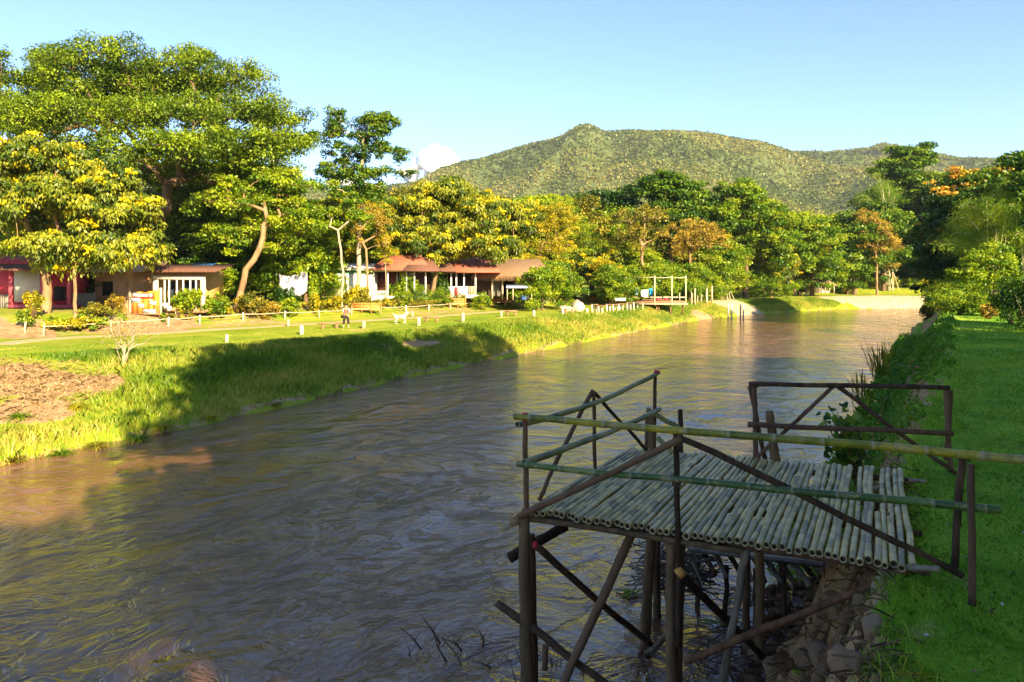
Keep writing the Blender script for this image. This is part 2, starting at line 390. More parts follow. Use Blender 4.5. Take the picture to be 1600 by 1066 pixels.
strip('footpath', [(-140, 548), (0, 538), (75, 530), (225, 522), (400, 512), (560, 502), (700, 493), (780, 487), (860, 482)], 1.55, plain('path_gravel', (.50, .33, .18), .95, .3, 2.0, .1, .5))

# ------------------------------------------------------------ hills
RIDGE = np.array([(-400,330),(0,320),(250,262),(380,258),(450,280),(520,302),(600,298),(650,286),(690,265),(745,252),(800,235),(850,222),(880,215),(905,199),(920,197),(945,208),(1000,205),(1060,207),(1110,213),(1180,222),(1240,238),(1290,243),(1330,236),(1380,229),(1420,236),(1470,245),(1540,252),(1620,262),(1800,300),(2100,350)], float)
YR = 1500.0
def hill_z(px, Y):
    py = np.interp(px, RIDGE[:, 0], RIDGE[:, 1]) + (fbm(px * .018, px * 0, 4, 3) - .5) * 7
    zr = CZ + (HY - py) / F * YR
    X = (px - HX) / F * Y
    s = np.clip((Y - 520) / (YR - 520), 0, 1)
    up = s ** 1.15
    z = zr * up
    sp = 1 - np.abs(2 * fbm(X / 330 + .35 * Y / 330 + 2.1, Y / 900 + .2, 41, 3) - 1) * 2.2
    sp2 = 1 - np.abs(2 * fbm(X / 120 - .25 * Y / 120, Y / 330, 43, 3) - 1) * 2
    z = z + (sp * 48 + sp2 * 20) * np.sin(np.pi * np.clip(s, 0, 1)) ** .8 * (zr / 250)
    # nearer rounded spur in front
    zs = (CZ + (HY - 274) / F * 980) * np.exp(-((X - 500 / F * 980) / 155) ** 2 - ((Y - 980) / 230) ** 2) * (1 + .12 * sp2)
    z = np.maximum(z, 0) + 0; z = np.where(zs > z - 20, np.maximum(z, zs) + 6 * np.exp(-np.abs(z - zs) / 12), z)
    lim = CZ + (HY - py) / F * Y + 0 * X      # nothing pokes above the ridge line seen from the river
    z = np.minimum(z, lim * 1.0 - (1 - s) * 6)
    back = np.clip((Y - YR) / 900, 0, 1)
    return np.where(Y > YR, zr * (1 - back * back * .8), z)
hp = np.linspace(-500, 2200, 420); hY = np.r_[np.linspace(430, YR, 150), np.linspace(YR + 30, 2600, 12)]
A, B = np.meshgrid(hp, hY, indexing='ij'); Z = hill_z(A, B); Z = np.where(B < 530, np.minimum(Z, 0) - 3 , Z); X = (A - HX) / F * B
mb = MB(); i = np.arange(len(hp) - 1)[:, None] * len(hY); j = np.arange(len(hY) - 1)[None]
mb.add(np.stack([X, B, Z], -1).reshape(-1, 3), [np.stack([i + j, i + len(hY) + j, i + len(hY) + j + 1, i + j + 1], -1).reshape(-1, 4)])
t = NT('hill_undergrowth'); oc = t.N('ShaderNodeTexCoord').outputs['Object']
c = t.ramp(t.noise(.03, oc, 8, .7), [(.35, (.06, .085, .03)), (.55, (.105, .125, .04)), (.7, (.16, .145, .055))])
mb.build('hills', t.prin(c, .95, .05), smooth=True)['kind'] = 'structure'
# the wood that covers them: one mass of small ragged crowns
N = 52000
a = rng.uniform(330, 1760, N); b = 560 + (YR - 550) * rng.random(N) ** .8
z = hill_z(a, b); X = (a - HX) / F * b
big = .75 + .6 * rng.random(N) + .5 * (rng.random(N) > .93)
K = 9; cr = np.stack([X, b, z], -1)
cs = np.repeat(cr, K, 0); sz = np.repeat(big * (1.2 + b / 1200), K)
o = rng.normal(size=(N * K, 3)); o /= np.linalg.norm(o, axis=1)[:, None]; o *= (rng.random(N * K) ** .4)[:, None]
nr = o + np.array([0, 0, .5]) + rng.normal(size=o.shape) * .45
pos = cs + o * sz[:, None] * np.array([1, 1, 1.05]) + np.array([0, 0, 1.0]) * sz[:, None] * .7
dd = np.cross(nr, rng.normal(size=nr.shape))
sa = fbm(X / 90, b / 90, 51, 4)
tone = np.repeat(np.clip((sa - .5) * 2.4 + .5 + (rng.random(N) - .5) * .5, 0, 1), K) + (rng.random(N * K) - .5) * .2
mb = MB(); mb.leaves(pos, dd, nr, sz * 1.05, sz * .85, tone)
hm = leafmat('hill_forest_leaf', (.085, .12, .028), (.165, .20, .038), (.25, .24, .06), .3)
tag(mb.build('forest', hm), 'hazy green forest covering the hills behind the river', 'forest', kind='stuff')

# ------------------------------------------------------------ a far cumulus
cm = NT('cloud_white').prin((.95, .95, .96), 1.0, 0.0)
def cloud(px, py, wpx, hpx, Yc, sd, label):
    r2 = np.random.default_rng(sd); c0 = P(px, py, Yc); s = Yc / F; m = MB()
    import bmesh
    bm = bmesh.new(); bmesh.ops.create_icosphere(bm, subdivisions=3, radius=1)
    sv = np.array([v.co[:] for v in bm.verts]); sf = np.array([[v.index for v in f.verts] for f in bm.faces]); bm.free()
    for k in range(60):
        q = r2.uniform(-1, 1); top = (1 - abs(q + .15) ** 1.6) * hpx
        x = q * wpx * .5; zz = r2.random() ** .8 * top; rr = (6 + 9 * r2.random()) * (1 - .5 * abs(q)) * (hpx / 45)
        v = sv * (1 + .22 * (fbm(sv[:, 0] * 2 + k, sv[:, 1] * 2 + sv[:, 2] * 1.7, k, 3) - .5)[:, None])
        m.add(v * rr * s + c0 + np.array([x * s, r2.uniform(-20, 20) * s, zz * s]), [sf])
    return tag(m.build('cloud', cm, smooth=True), label, 'cloud', kind='stuff')
cloud(690, 284, 120, 52, 9000, 3, 'small white cumulus cloud behind the left end of the hill')
cloud(545, 300, 120, 24, 9500, 5, 'low white cloud seen between the branches of the tall tree')

# ------------------------------------------------------------ grass
gm_l = leafmat('bank_grass_blade', (.10, .20, .010), (.23, .33, .014), (.54, .44, .09), .42)
gm_r = leafmat('lawn_grass_blade', (.09, .24, .014), (.24, .46, .02), (.52, .60, .09), .45)
def blades(n, useq, hlo, hhi, wd, mat, name, label, tone=None, lean=.35, seg2=True):
    x, y, hs = useq
    z = hgt(x, y); n = len(x)
    a = rng.uniform(0, 2 * math.pi, n); dx, dy = np.cos(a), np.sin(a)
    H = rng.uniform(hlo, hhi, n) * hs; ln = rng.normal(0, lean, (n, 2)) * H[:, None]; wdv = wd * (.6 + .8 * rng.random(n))
    b = np.stack([x, y, z - .02], -1); sd = np.stack([dx, dy, dx * 0], -1) * wdv[:, None] * .5
    mid = b + np.stack([ln[:, 0] * .35, ln[:, 1] * .35, H * .6], -1); tip = b + np.stack([ln[:, 0], ln[:, 1], H], -1)
    V = np.stack([b - sd, b + sd, mid + sd * .8, tip, mid - sd * .8], 1).reshape(-1, 3)
    f = np.arange(n * 5).reshape(n, 5)
    m = MB(); tn = rng.random(n) if tone is None else tone
    m.add(V, [f], tone=np.repeat(tn, 5)); return tag(m.build(name, mat), label, 'grass', kind='stuff')
def soil_at(x, y):
    s = np.zeros(len(x))
    for (px, py, ru, rv) in ((30, 590, 3.8, 5.0), (120, 600, 2.2, 1.6), (40, 640, 2.2, 1.9), (655, 538, 2.2, .6), (1095, 492, 3, 1.4), (230, 505, 4, 3.2)):
        c = G(px, py); u0, v0 = xy2uv(c[0], c[1]); u, v = xy2uv(x, y)
        s = np.maximum(s, 1.0 * (np.hypot((u - u0) / ru, (v - v0) / rv) + .5 * (fbm(u, v, 77, 3) - .5) < .9))
    return s
# left bank: long grass on the slope, shorter above
N = 300000
u = 5 + 150 * rng.random(N) ** 1.25; v = -24.0 - rng.random(N) ** .85 * np.interp(u, [0, 30, 50, 150], [19, 15, 11, 9])
v = np.where(u > 100, v + (u - 100) * .32, v)
x, y = uv2xy(u, v); dl, dr = river(u, v); W = np.interp(u, [0, 20, 28, 45, 98], [12, 12, 8, 4.6, 4.4])
k = (dl > .05) & (dl < spath(u) - .8) & (y > 15) & (soil_at(x, y) < .5 + .5 * (rng.random(N) < .1)) & ~((u > 109) & (u < 118) & (dl < 5.5)) & (u < 142)
x, y, u, v, dl, W = x[k], y[k], u[k], v[k], dl[k], W[k]
pn = fbm(u * .5, v * .5, 12, 4); long_ = 1 - ss(W * .75, W * 1.15, dl)
hs = (.11 + .66 * long_) * (.35 + 1.3 * pn)
tn = np.clip(.42 + (fbm(u * .22, v * .6, 90, 4) - .5) * 1.3 + (rng.random(len(u)) - .5) * .45 + .5 * (1 - ss(.5, 3.4, dl)) * (rng.random(len(u)) < np.interp(u, [10, 24, 34], [.7, .65, .3])), 0, 1)
blades(0, (x, y, hs), .18, .48, .035, gm_l, 'bank_grass', 'tall sunlit yellow green grass on the far river bank', tn)
# straw and dry stubble on the bare patches
N = 9000; c0 = G(60, 600); x = c0[0] + rng.normal(0, 3.2, N); y = c0[1] + rng.normal(0, 3.0, N); dl, dr = river(*xy2uv(x, y)); k = (dl > .6) & soil_at(x, y).astype(bool)
blades(0, (x[k], y[k], 1 + 0 * x[k]), .04, .16, .03, leafmat('dry_straw_blade', (.26, .15, .06), (.40, .27, .12), (.52, .40, .20), .2), 'dry_stubble', 'dry straw and stubble on the bare brown patch of the left bank', None, 1.4)
# right lawn
N = 360000
u = 4 + 64 * rng.random(N) ** 2.2; v = -.9 + rng.random(N) * np.interp(u, [4, 20, 68], [6, 14, 26])
x, y = uv2xy(u, v); dl, dr = river(u, v)
k = (dr > np.interp(u, [0, 14, 25], [1.15, 1.3, 1.6]) + .5 * (fbm(u * 1.5, v * 1.5, 61, 3) - .5)) & (y > 4.3) & (np.abs(x / y) < .74)
k &= rng.random(N) < (.35 + .9 * fbm(u * .8, v * .8, 66, 4))
x, y, u, v = x[k], y[k], u[k], v[k]
pn = fbm(u * 1.3, v * 1.3, 14, 4); tn = np.clip(.45 + (fbm(u * .35, v * .35, 91, 4) - .5) * 1.5 + (rng.random(len(u)) - .5) * .8, 0, 1)
blades(0, (x, y, (.5 + 1.1 * pn) * np.interp(y, [5, 30], [1, 1.6])), .022, .065, .008 + 0 * x + .0006 * np.clip(y - 6, 0, 60), gm_r, 'lawn_grass', 'short mown green grass of the lawn beside the bamboo platform', tn, .6)
# longer fringe on the right lip
N = 26000
u = 4 + 60 * rng.random(N) ** 1.7; v = rng.uniform(-1.6, 1.6, N); x, y = uv2xy(u, v); dl, dr = river(u, v)
k = (np.abs(dr - np.interp(u, [0, 14, 25, 60], [1.35, 1.5, 2.2, 3.0])) < .35 + .3 * (u > 16)) & (fbm(u * 1.1, v * 1.1, 19, 3) > .42)
blades(0, (x[k], y[k], 1 + 0 * x[k]), .06, .20, .009, gm_r, 'edge_grass', 'longer tufted grass hanging over the near bank edge', None, .35)

# fallen leaves on the lawn
N = 420; u = 4.5 + 26 * rng.random(N) ** 1.6; v = .3 + rng.random(N) * np.interp(u, [4, 30], [5, 14]); x, y = uv2xy(u, v); z = hgt(x, y) + .03; m = MB()
m.leaves(np.stack([x, y, z], -1), rng.normal(size=(N, 3)) * [1, 1, .15], np.array([0, 0, 1.0]) + rng.normal(size=(N, 3)) * .3, .06 + .05 * rng.random(N), .035, rng.random(N))
tag(m.build('fallen_leaves', leafmat('dead_leaf', (.16, .09, .04), (.34, .24, .12), (.55, .50, .40), .1)), 'dead brown leaves scattered over the right lawn', 'fallen leaves', kind='stuff')

# sparse dry grass clinging to the bare eroded face
N = 9000; u = 4.5 + 11 * rng.random(N); v = rng.uniform(-1.9, .3, N); x, y = uv2xy(u, v); dl, dr = river(u, v); k = (dr > .3) & (dr < 1.5) & (fbm(u * 1.7, v * 1.7, 23, 3) > .47)
blades(0, (x[k], y[k], 1 + 0 * x[k]), .05, .17, .008, leafmat('dry_bank_blade', (.10, .13, .03), (.26, .22, .08), (.42, .34, .16), .25), 'bank_face_grass', 'sparse dry grass clinging to the eroded face under the lawn edge', None, .8)

# ------------------------------------------------------------ bamboo platform
bam_deck = bamboomat('weathered_bamboo', [(.25, (.15, .11, .018)), (.40, (.34, .27, .05)), (.52, (.48, .35, .10)), (.62, (.66, .47, .08)), (.75, (.70, .53, .18))], (.34, .29, .16), .27)
bam_rail = bamboomat('green_bamboo', [(.25, (.10, .13, .012)), (.42, (.24, .24, .012)), (.56, (.46, .36, .012)), (.66, (.24, .22, .07)), (.8, (.55, .42, .07))], (.36, .30, .20), .50)
bam_rail2 = bamboomat('dark_green_bamboo', [(.25, (.04, .09, .02)), (.5, (.075, .15, .03)), (.7, (.13, .20, .04)), (.85, (.24, .24, .08))], (.26, .24, .15), .46)
bam_old = bamboomat('grey_green_bamboo', [(.25, (.07, .08, .03)), (.45, (.15, .17, .05)), (.6, (.24, .23, .07)), (.8, (.34, .28, .10))], (.2, .17, .1), .33)
wood_dk = barkmat('dark_rough_wood', (.034, .019, .011), (.17, .098, .055), 9)
wood_br = barkmat('brown_post_wood', (.05, .032, .017), (.27, .17, .085), 7)
wood_rd = barkmat('reddish_pole_bark', (.040, .022, .016), (.21, .115, .075), 9)
wood_or2 = barkmat('orange_brown_pole', (.06, .03, .015), (.30, .15, .08), 9)
wood_gy = barkmat('grey_pole_wood', (.08, .066, .05), (.34, .28, .21), 9)
red_tape = plain('red_cloth_tie', (.55, .03, .05), .7)
cut_wood = plain('fresh_cut_wood', (.60, .30, .07), .7)
def pole(name, a, b, ra, rb, mat, parent, n=9, k=12, bend=.03, sag=0, **kw):
    """an irregular natural pole between two points"""
    a = np.array(a, float); b = np.array(b, float); L = np.linalg.norm(b - a); t = np.linspace(0, 1, k)
    s = rng.integers(0, 9999); d = (b - a) / L; x = np.cross(d, [0.1, .2, 1]); x /= np.linalg.norm(x) + 1e-9; y = np.cross(d, x)
    bx = (fbm(t * 3, t * 0 + .3, s, 3) - .5) * 2; by = (fbm(t * 3, t * 0 + .7, s + 7, 3) - .5) * 2
    bx -= bx[0] * (1 - t) + bx[-1] * t; by -= by[0] * (1 - t) + by[-1] * t
    pts = a + np.outer(t, b - a) + np.outer(bx * bend * min(L, 2.5), x) + np.outer(by * bend * min(L, 2.5), y)
    pts[:, 2] -= sag * 4 * t * (1 - t)
    rad = (ra + (rb - ra) * t) * (1 + .16 * (fbm(t * 9, t * 0, s + 3, 2) - .5) * (0 if kw.get('hollow') else 1))
    m = MB(); m.tube(pts, rad, n, tone=kw.pop('tone', rng.random()), wob=0 if kw.get('hollow') else .12, **kw)
    return m.build(name, mat, parent, smooth=True)
def bpole(name, a, b, r, mat, parent, sag=0, bend=.006, n=12, node=.5, tone=None, k=40):
    a = np.array(a, float); b = np.array(b, float); L = np.linalg.norm(b - a); tone = rng.random() if tone is None else tone
    k = max(8, int(L / .06)); t = np.linspace(0, 1, k); s = rng.integers(0, 9999)
    d = (b - a) / L; x = np.cross(d, [0, 0, 1.]); x /= np.linalg.norm(x)
    ph = np.mod(t * L / node + tone * 37.3, 1.0); dist = np.minimum(ph, 1 - ph)
    rad = (r[0] + (r[1] - r[0]) * t) * (1 + .11 * np.exp(-(dist * node / .02) ** 2))
    bx = (fbm(t * L * .9, t * 0, s, 2) - .5) * 2; bx -= bx[0] * (1 - t) + bx[-1] * t
    bz = (fbm(t * L * .9, t * 0 + 5, s, 2) - .5) * 2; bz -= bz[0] * (1 - t) + bz[-1] * t
    pts = a + np.outer(t, b - a) + np.outer(bx * bend * L, x); pts[:, 2] += bz * bend * L * .5 - sag * 4 * t * (1 - t)
    m = MB(); m.tube(pts, rad, n, tone=tone, hollow=True); return m.build(name, mat, parent, smooth=True)
FL = np.array([0.25, 10.05, 2.60]); FR = np.array([4.25, 8.09, 2.60]); BL = np.array([2.1, 13.6, 2.60]); BR = np.array([6.1, 12.0, 2.60])
def D(a, b, z=0.0): return FL * (1 - a) * (1 - b) + FR * a * (1 - b) + BL * (1 - a) * b + BR * a * b + np.array([0, 0, z])
plat = empty('bamboo_platform', D(.5, .5, -2.6), 'bamboo platform on dark wooden stilts with green bamboo rails over the river edge', 'platform')
ND = 55
for q in range(ND):
    a = (q + .5) / ND; r = rng.uniform(.036, .0415)
    b0 = -.012 + rng.uniform(-.02, .012); b1 = 1.0 + rng.uniform(-.03, .02)
    if q in (46, 50): b1 = .42 if q == 50 else .62
    j0, j1 = rng.normal(0, .0013, 2)
    bpole('deck_pole', D(a + j0, b0, r - .01), D(a + j1, b1, r - .01), (r * 1.06, r * .92) if q % 3 else (r * .93, r * 1.07), bam_deck, plat, bend=.0055, n=12, node=.27, tone=rng.random())
# beams under the deck
for b in (.03, .35, .68, .97):
    pole('beam', D(-.02 - .02 * (b < .1), b, -.06), D(1.03, b, -.07), .055, .045, wood_rd if b < .1 else wood_dk, plat, bend=.008, tone=.55)
pole('beam', D(-.03, -.01, -.075), D(.6, -.01, -.085), .04, .035, wood_br, plat, bend=.01)
pole('beam', D(-.035, -.05, -.1), D(-.035, 1.02, -.11), .06, .05, wood_br, plat, bend=.01)
def pp(px, py, Y): return P(px, py, Y)
# stilts
def stilt(px, pyt, pxb, pyb, Y, r0, r1, mat=wood_br, Yb=None): return pole('stilt', pp(px, pyt, Y), pp(pxb, pyb, Yb or Y), r0, r1, mat, plat, n=11, k=16, bend=.012, tone=rng.uniform(.35, .65))
stilt(819, 812, 824, 1150, 10.0, .075, .088)
stilt(830, 835, 834, 1150, 10.25, .045, .055, wood_dk)
stilt(1048, 846, 1049, 1160, 9.28, .058, .075)
stilt(1064, 848, 1061, 1160, 9.35, .048, .06, wood_dk)
stilt(1017, 838, 1006, 1030, 11.9, .078, .088); stilt(1027, 838, 1027, 985, 12.8, .06, .07, wood_dk)
stilt(1167, 856, 1167, 1005, 12.2, .055, .06, wood_dk); stilt(1186, 856, 1188, 1045, 11.3, .065, .072)
stilt(1224, 864, 1219, 950, 13.6, .07, .07, wood_dk); stilt(1285, 872, 1283, 930, 13.0, .06, .06, wood_dk)
stilt(1166, 858, 1122, 1100, 9.0, .045, .05, wood_gy, 9.4)
stilt(1020, 645, 1018, 718, 13.45, .065, .075, wood_br); stilt(1013, 648, 1012, 720, 13.5, .05, .06, wood_dk)
stilt(1202, 643, 1213, 730, 12.75, .065, .08, wood_br)
# thin posts that carry the rails
def rpost(px, pyt, pxb, pyb, Y, r=.035, mat=wood_dk, Yb=None): return pole('rail_post', pp(px, pyt, Y), pp(pxb, pyb, Yb or Y), r * .92, r, mat, plat, n=8, bend=.012)
rpost(820, 648, 823, 812, 10.0, .036); rpost(1056, 672, 1060, 1010, 9.12, .038, Yb=9.16)
rpost(928, 611, 930, 737, 11.7, .030); rpost(1024, 581, 1021, 705, 13.4, .034); rpost(1063, 640, 1064, 712, 13.35, .045, wood_br)
rpost(1178, 601, 1181, 722, 12.85, .045, wood_rd); rpost(1478, 604, 1486, 738, 12.05, .045, wood_rd, 12.2); rpost(1486, 610, 1478, 718, 12.1, .04, wood_rd)
rpost(1505, 708, 1491, 893, 8.35, .040, wood_rd); rpost(1517, 726, 1519, 948, 7.45, .036, wood_rd)
rpost(1171, 604, 1196, 722, 12.9, .04, wood_rd)
# rails
t_ = 1.62
bpole('rail', pp(804, 651, 10.0), np.array([.25 + 4 * t_, 10.0 - 1.96 * t_, 3.885]), (.043, .046), bam_rail, plat, bend=.004, n=16, node=.50, tone=.31)
bpole('rail', pp(808, 725, 9.93), pp(1563, 797, 7.72), (.038, .042), bam_rail2, plat, bend=.005, n=16, node=.46, tone=.77)
bpole('rail', pp(808, 664, 10.05), pp(1029, 582, 13.45), (.042, .036), bam_old, plat, bend=.008, sag=.09, n=12, node=.33)
bpole('rail', pp(819, 723, 9.90), pp(1030, 640, 13.3), (.048, .040), bam_old, plat, bend=.006, sag=.03, n=12, node=.33)
pole('rail', pp(1170, 600, 12.78), pp(1484, 606, 12.0), .040, .038, wood_rd, plat, bend=.012, k=18)
pole('rail', pp(1168, 663, 12.78), pp(1489, 678, 11.95), .045, .040, wood_rd, plat, bend=.008, k=18)
# braces
def brace(a, b, r=.034, mat=wood_dk, bend=.015, nm='brace'): return pole(nm, pp(*a), pp(*b), r, r * .9, mat, plat, n=8, bend=bend, k=14)
brace((1057, 682, 9.05), (1505, 900, 7.98), .040); brace((1066, 684, 9.02), (810, 807, 9.88), .042)
brace((926, 611, 11.75), (843, 781, 10.35), .034); brace((930, 615, 11.8), (1010, 703, 13.1), .030)
brace((1010, 640, 13.3), (1060, 668, 13.2), .045, bam_old, .05); brace((1027, 684, 12.9), (1052, 707, 12.75), .045, bam_old)
brace((1306, 600, 12.5), (1178, 720, 12.8), .034, wood_rd); brace((1303, 600, 12.55), (1494, 740, 12.1), .036, wood_rd)
brace((836, 851, 9.9), (1019, 1008, 11.75), .052); brace((987, 834, 9.9), (868, 1095, 9.55), .060, wood_dk); brace((776, 942, 10.1), (975, 1090, 9.6), .052)
brace((796, 872, 10.35), (884, 822, 10.7), .075); brace((1010, 1021, 11.6), (1048, 985, 9.45), .045, wood_gy)
brace((1062, 896, 9.15), (1204, 1042, 11.0), .055); brace((1415, 890, 8.1), (1070, 1034, 9.1), .048, wood_or2, .012)
tip = MB(); tip.tube([pp(1058, 889, 9.12), pp(1067, 899, 9.12)], [.052, .060], 6); tip.build('cut_end', cut_wood, plat)
for (a, b, r) in (((817, 652, 9.97), (824, 652, 9.95), .058), ((833, 851, 9.86), (839, 852, 9.86), .045), ((1023, 581, 13.38), (1028, 583, 13.38), .042)):
    m = MB(); m.tube([pp(*a), pp(*b)], r, 10); m.build('cloth_tie', red_tape, plat)
pole('beam', pp(1400, 886, 8.2), pp(1468, 889, 7.9), .035, .03, wood_gy, plat, bend=.01)
# dark wire lashings round the crossings
for (x, y, Y, r) in ((820, 726, 9.98, .05), (1057, 690, 9.08, .062), (1057, 756, 9.05, .05), (1506, 716, 8.25, .055), (1505, 790, 8.2, .052), (1180, 664, 12.8, .055), (1480, 676, 12.05, .055), (1180, 602, 12.8, .055)):
    c = pp(x, y, Y); m = MB()
    for k in range(3): 
        an = np.linspace(0, 2 * math.pi, 13); q = np.stack([np.cos(an) * r, np.sin(an) * r, an * 0 + (k - 1) * .014 + .012 * np.sin(an + k)], -1) + c
        m.tube(q, .008, 5, cap=False)
    m.build('wire_lashing', wood_dk, plat)

# ------------------------------------------------------------ old jetty under it, logs and stones of the eroded edge
jet = empty('collapsed_jetty', (3.9, 13.0, .6), 'low collapsed plank jetty in the shade below the bamboo platform', 'jetty')
for k in range(6):
    y = .13 * k; m = MB()
    a = pp(1075, 858, 13.2) + np.array([.05 * k, y, .01 * k]); b = pp(1300, 880, 12.4) + np.array([.1, y, .012 * k])
    a[2] = .95 + .012 * k; b[2] = 1.0; mid = (a + b) / 2; L = np.linalg.norm(b - a)
    m.box(mid, (L, .115, .03), math.atan2(b[1] - a[1], b[0] - a[0]), tone=rng.random()); m.build('plank', wood_gy, jet)
for k in range(11):
    a = pp(1085 + 20 * k, 875 + 1.5 * k, 13.3 - .07 * k); a[2] = .93; pole('log', a + [0, .35, -.06], a + [rng.uniform(-.05, .1), -.45, -.22], .05, .04, wood_dk if k % 2 else wood_gy, jet, bend=.02)
for k in range(5):
    a = pp(1090 + 45 * k, 885, 13.1 - .15 * k); a[2] = .8; pole('stake', a, a + [rng.uniform(-.1, .1), 0, -1.2], .04, .045, wood_dk, jet)
# a raft of brushwood
m = MB()
for k in range(240):
    c = pp(rng.uniform(1000, 1110), 875, rng.uniform(12.9, 13.8)); c[2] = rng.uniform(.25, .95) * (1 - .0 * k)
    d = rng.normal(size=3) * [1, .6, .25]; d /= np.linalg.norm(d); L = rng.uniform(.15, .5); m.tube([c - d * L, c + [0, 0, .03], c + d * L], .006 + .01 * rng.random(), 4, tone=rng.random())
tag(m.build('driftwood', wood_gy), 'tangle of brushwood caught against the old jetty posts', 'driftwood', kind='stuff')
m = MB()
for k in range(900):
    u = rng.uniform(5.5, 14.5); v = rng.uniform(-2.9, -.1); X, Y = uv2xy(u, v); c = np.array([X, Y, max(h1(X, Y), 0) + .02 + .1 * rng.random()])
    d = rng.normal(size=3) * [1, 1, .3]; d /= np.linalg.norm(d); L = rng.uniform(.08, .35); m.tube([c - d * L, c + [0, 0, .02], c + d * L], .004 + .007 * rng.random(), 4, tone=rng.random())
tag(m.build('fallen_twigs', wood_dk), 'dark twigs and roots strewn over the muddy edge under the platform', 'twigs', kind='stuff')
def logthing(a, b, r0, r1, mat, label):
    a = pp(*a); b = pp(*b); o = pole('log', a, b, r0, r1, mat, None, n=10, k=16, bend=.02)
    return tag(o, label, 'log')
logthing((1366, 884, 8.5), (1272, 1080, 8.0), .050, .06, wood_dk, 'long dark pole leaning down the eroded bank, lower end at the picture edge')
logthing((1338, 880, 8.9), (1277, 1012, 9.1), .045, .055, wood_br, 'brown pole leaning on the bank behind the longest leaning pole')
logthing((1370, 905, 8.2), (1371, 1030, 8.0), .055, .07, wood_gy, 'short thick grey log standing against the bank under the platform corner')
logthing((1372, 900, 8.0), (1388, 940, 7.9), .022, .02, wood_gy, 'thin pale split stick beside the thick grey log')
logthing((1190, 1018, 10.9), (1255, 1020, 10.6), .012, .01, wood_dk, 'thin dark stick lying across the shallow water between the stilts')
logthing((852, 1008, 11.0), (851, 1046, 11.0), .045, .045, wood_br, 'broken stub of a stake standing in the river beside the corner stilt')
logthing((1420, 750, 11.3), (1448, 752, 11.2), .03, .02, wood_gy, 'grey stick lying on the lawn beside the platform end')
import bmesh
st_m = [plain('bank_stone_tan', (.32, .21, .12), .9, .4, 5, .2, .8), plain('bank_stone_grey', (.27, .19, .12), .95, .5, 5, .1, 1.0), plain('bank_clod_brown', (.22, .125, .065), .95, .4, 6, .1, 1.0)]
def rockmesh(sd, mat, amp=.62, lim=.72):
    bm = bmesh.new(); bmesh.ops.create_icosphere(bm, subdivisions=3, radius=1)
    for v in bm.verts:
        c = np.array(v.co[:]); f = float(fbm(np.array([c[0] * 1.7 + sd + c[2] * .8]), np.array([c[1] * 1.7 + c[2] * 1.5]), sd, 5)[0]) - .5
        v.co = Vector(c * (1 + amp * 2 * f)); v.co = Vector([max(-lim, min(lim, q)) for q in v.co])
    me = bpy.data.meshes.new('stone'); bm.to_mesh(me); bm.free(); me.materials.append(mat); me.shade_smooth(); return me
rocks = [rockmesh(k, st_m[k % 3]) for k in range(9)]
def drop(px, py, r, lab, mesh=None, sq=(1, .8, .6), sink=.3, group=None, name='stone', cat='stone', loc=None):
    o = bpy.data.objects.new(name, mesh or rocks[rng.integers(9)]); COL.objects.link(o)
    c = np.array(loc) if loc is not None else G(px, py); o.location = (c[0], c[1], c[2] + r * sq[2] * (1 - sink)); o.scale = (r * sq[0], r * sq[1], r * sq[2])
    o.rotation_euler = (rng.uniform(-.4, .4), rng.uniform(-.4, .4), rng.uniform(0, 6.3)); return tag(o, lab, cat, group)
k = 0
while k < 290:
    u = 5.5 + 9.5 * rng.random(); v = rng.uniform(-2.3, .3); X, Y = uv2xy(u, v); z = h1(X, Y)
    if z < -.3 or z > 2.47 or river(u, v)[1] > 1.45: continue
    k += 1; r = .05 + .15 * rng.random() ** 2.5
    drop(0, 0, r, 'brown stone or clod stuck in the eroded bank below the lawn edge', group='stones of the eroded bank', loc=(X, Y, max(z, -.02)), sq=(1, rng.uniform(.6, .9), rng.uniform(.5, .8)))
drop(1291, 985, .24, 'largest tan boulder of the eroded bank, at the water line', rocks[0], sq=(.8, .7, 1.0))
drop(1285, 1040, .22, 'pale stone at the bottom of the bank near the lower picture edge', rocks[1])
for (x, y, lab) in ((1566, 946, 'small white pebble on the grass right of the leaning posts'), (1448, 995, 'small white pebble on the grass below the leaning posts')):
    drop(x, y, .022, lab, rockmesh(30, plain('white_pebble', (.7, .7, .7)), .2), sink=.2)

# ------------------------------------------------------------ plants and trees
PAL = {
 'deep':  leafmat('leaf_deep_green', (.022, .072, .006), (.075, .16, .009), (.20, .29, .014), .34),
 'mid':   leafmat('leaf_mid_green', (.050, .13, .007), (.15, .26, .010), (.31, .38, .014), .40),
 'rain':  leafmat('leaf_rain_tree', (.050, .105, .006), (.145, .22, .009), (.29, .38, .012), .38),
 'fresh': leafmat('leaf_fresh_green', (.09, .19, .008), (.23, .34, .012), (.40, .46, .016), .42),
 'lime':  leafmat('leaf_yellow_green', (.18, .20, .008), (.42, .38, .012), (.64, .50, .018), .42),
 'olive': leafmat('leaf_olive', (.08, .095, .010), (.20, .20, .018), (.40, .32, .025), .36),
 'cass':  leafmat('leaf_cassia', (.05, .10, .008), (.18, .22, .012), (.38, .37, .020), .34),
 'dry':   leafmat('leaf_dry_orange', (.17, .12, .015), (.36, .26, .025), (.52, .36, .04), .35),
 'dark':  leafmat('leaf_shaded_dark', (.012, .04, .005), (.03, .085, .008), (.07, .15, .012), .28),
}
FLW = leafmat('yellow_blossom', (.62, .46, .005), (.78, .62, .006), (.88, .74, .02), .30)
FLO = leafmat('orange_blossom', (.50, .24, .02), (.66, .36, .03), (.78, .50, .06), .30)
bark_g = barkmat('tree_bark_brown', (.06, .035, .02), (.24, .15, .085), 3)
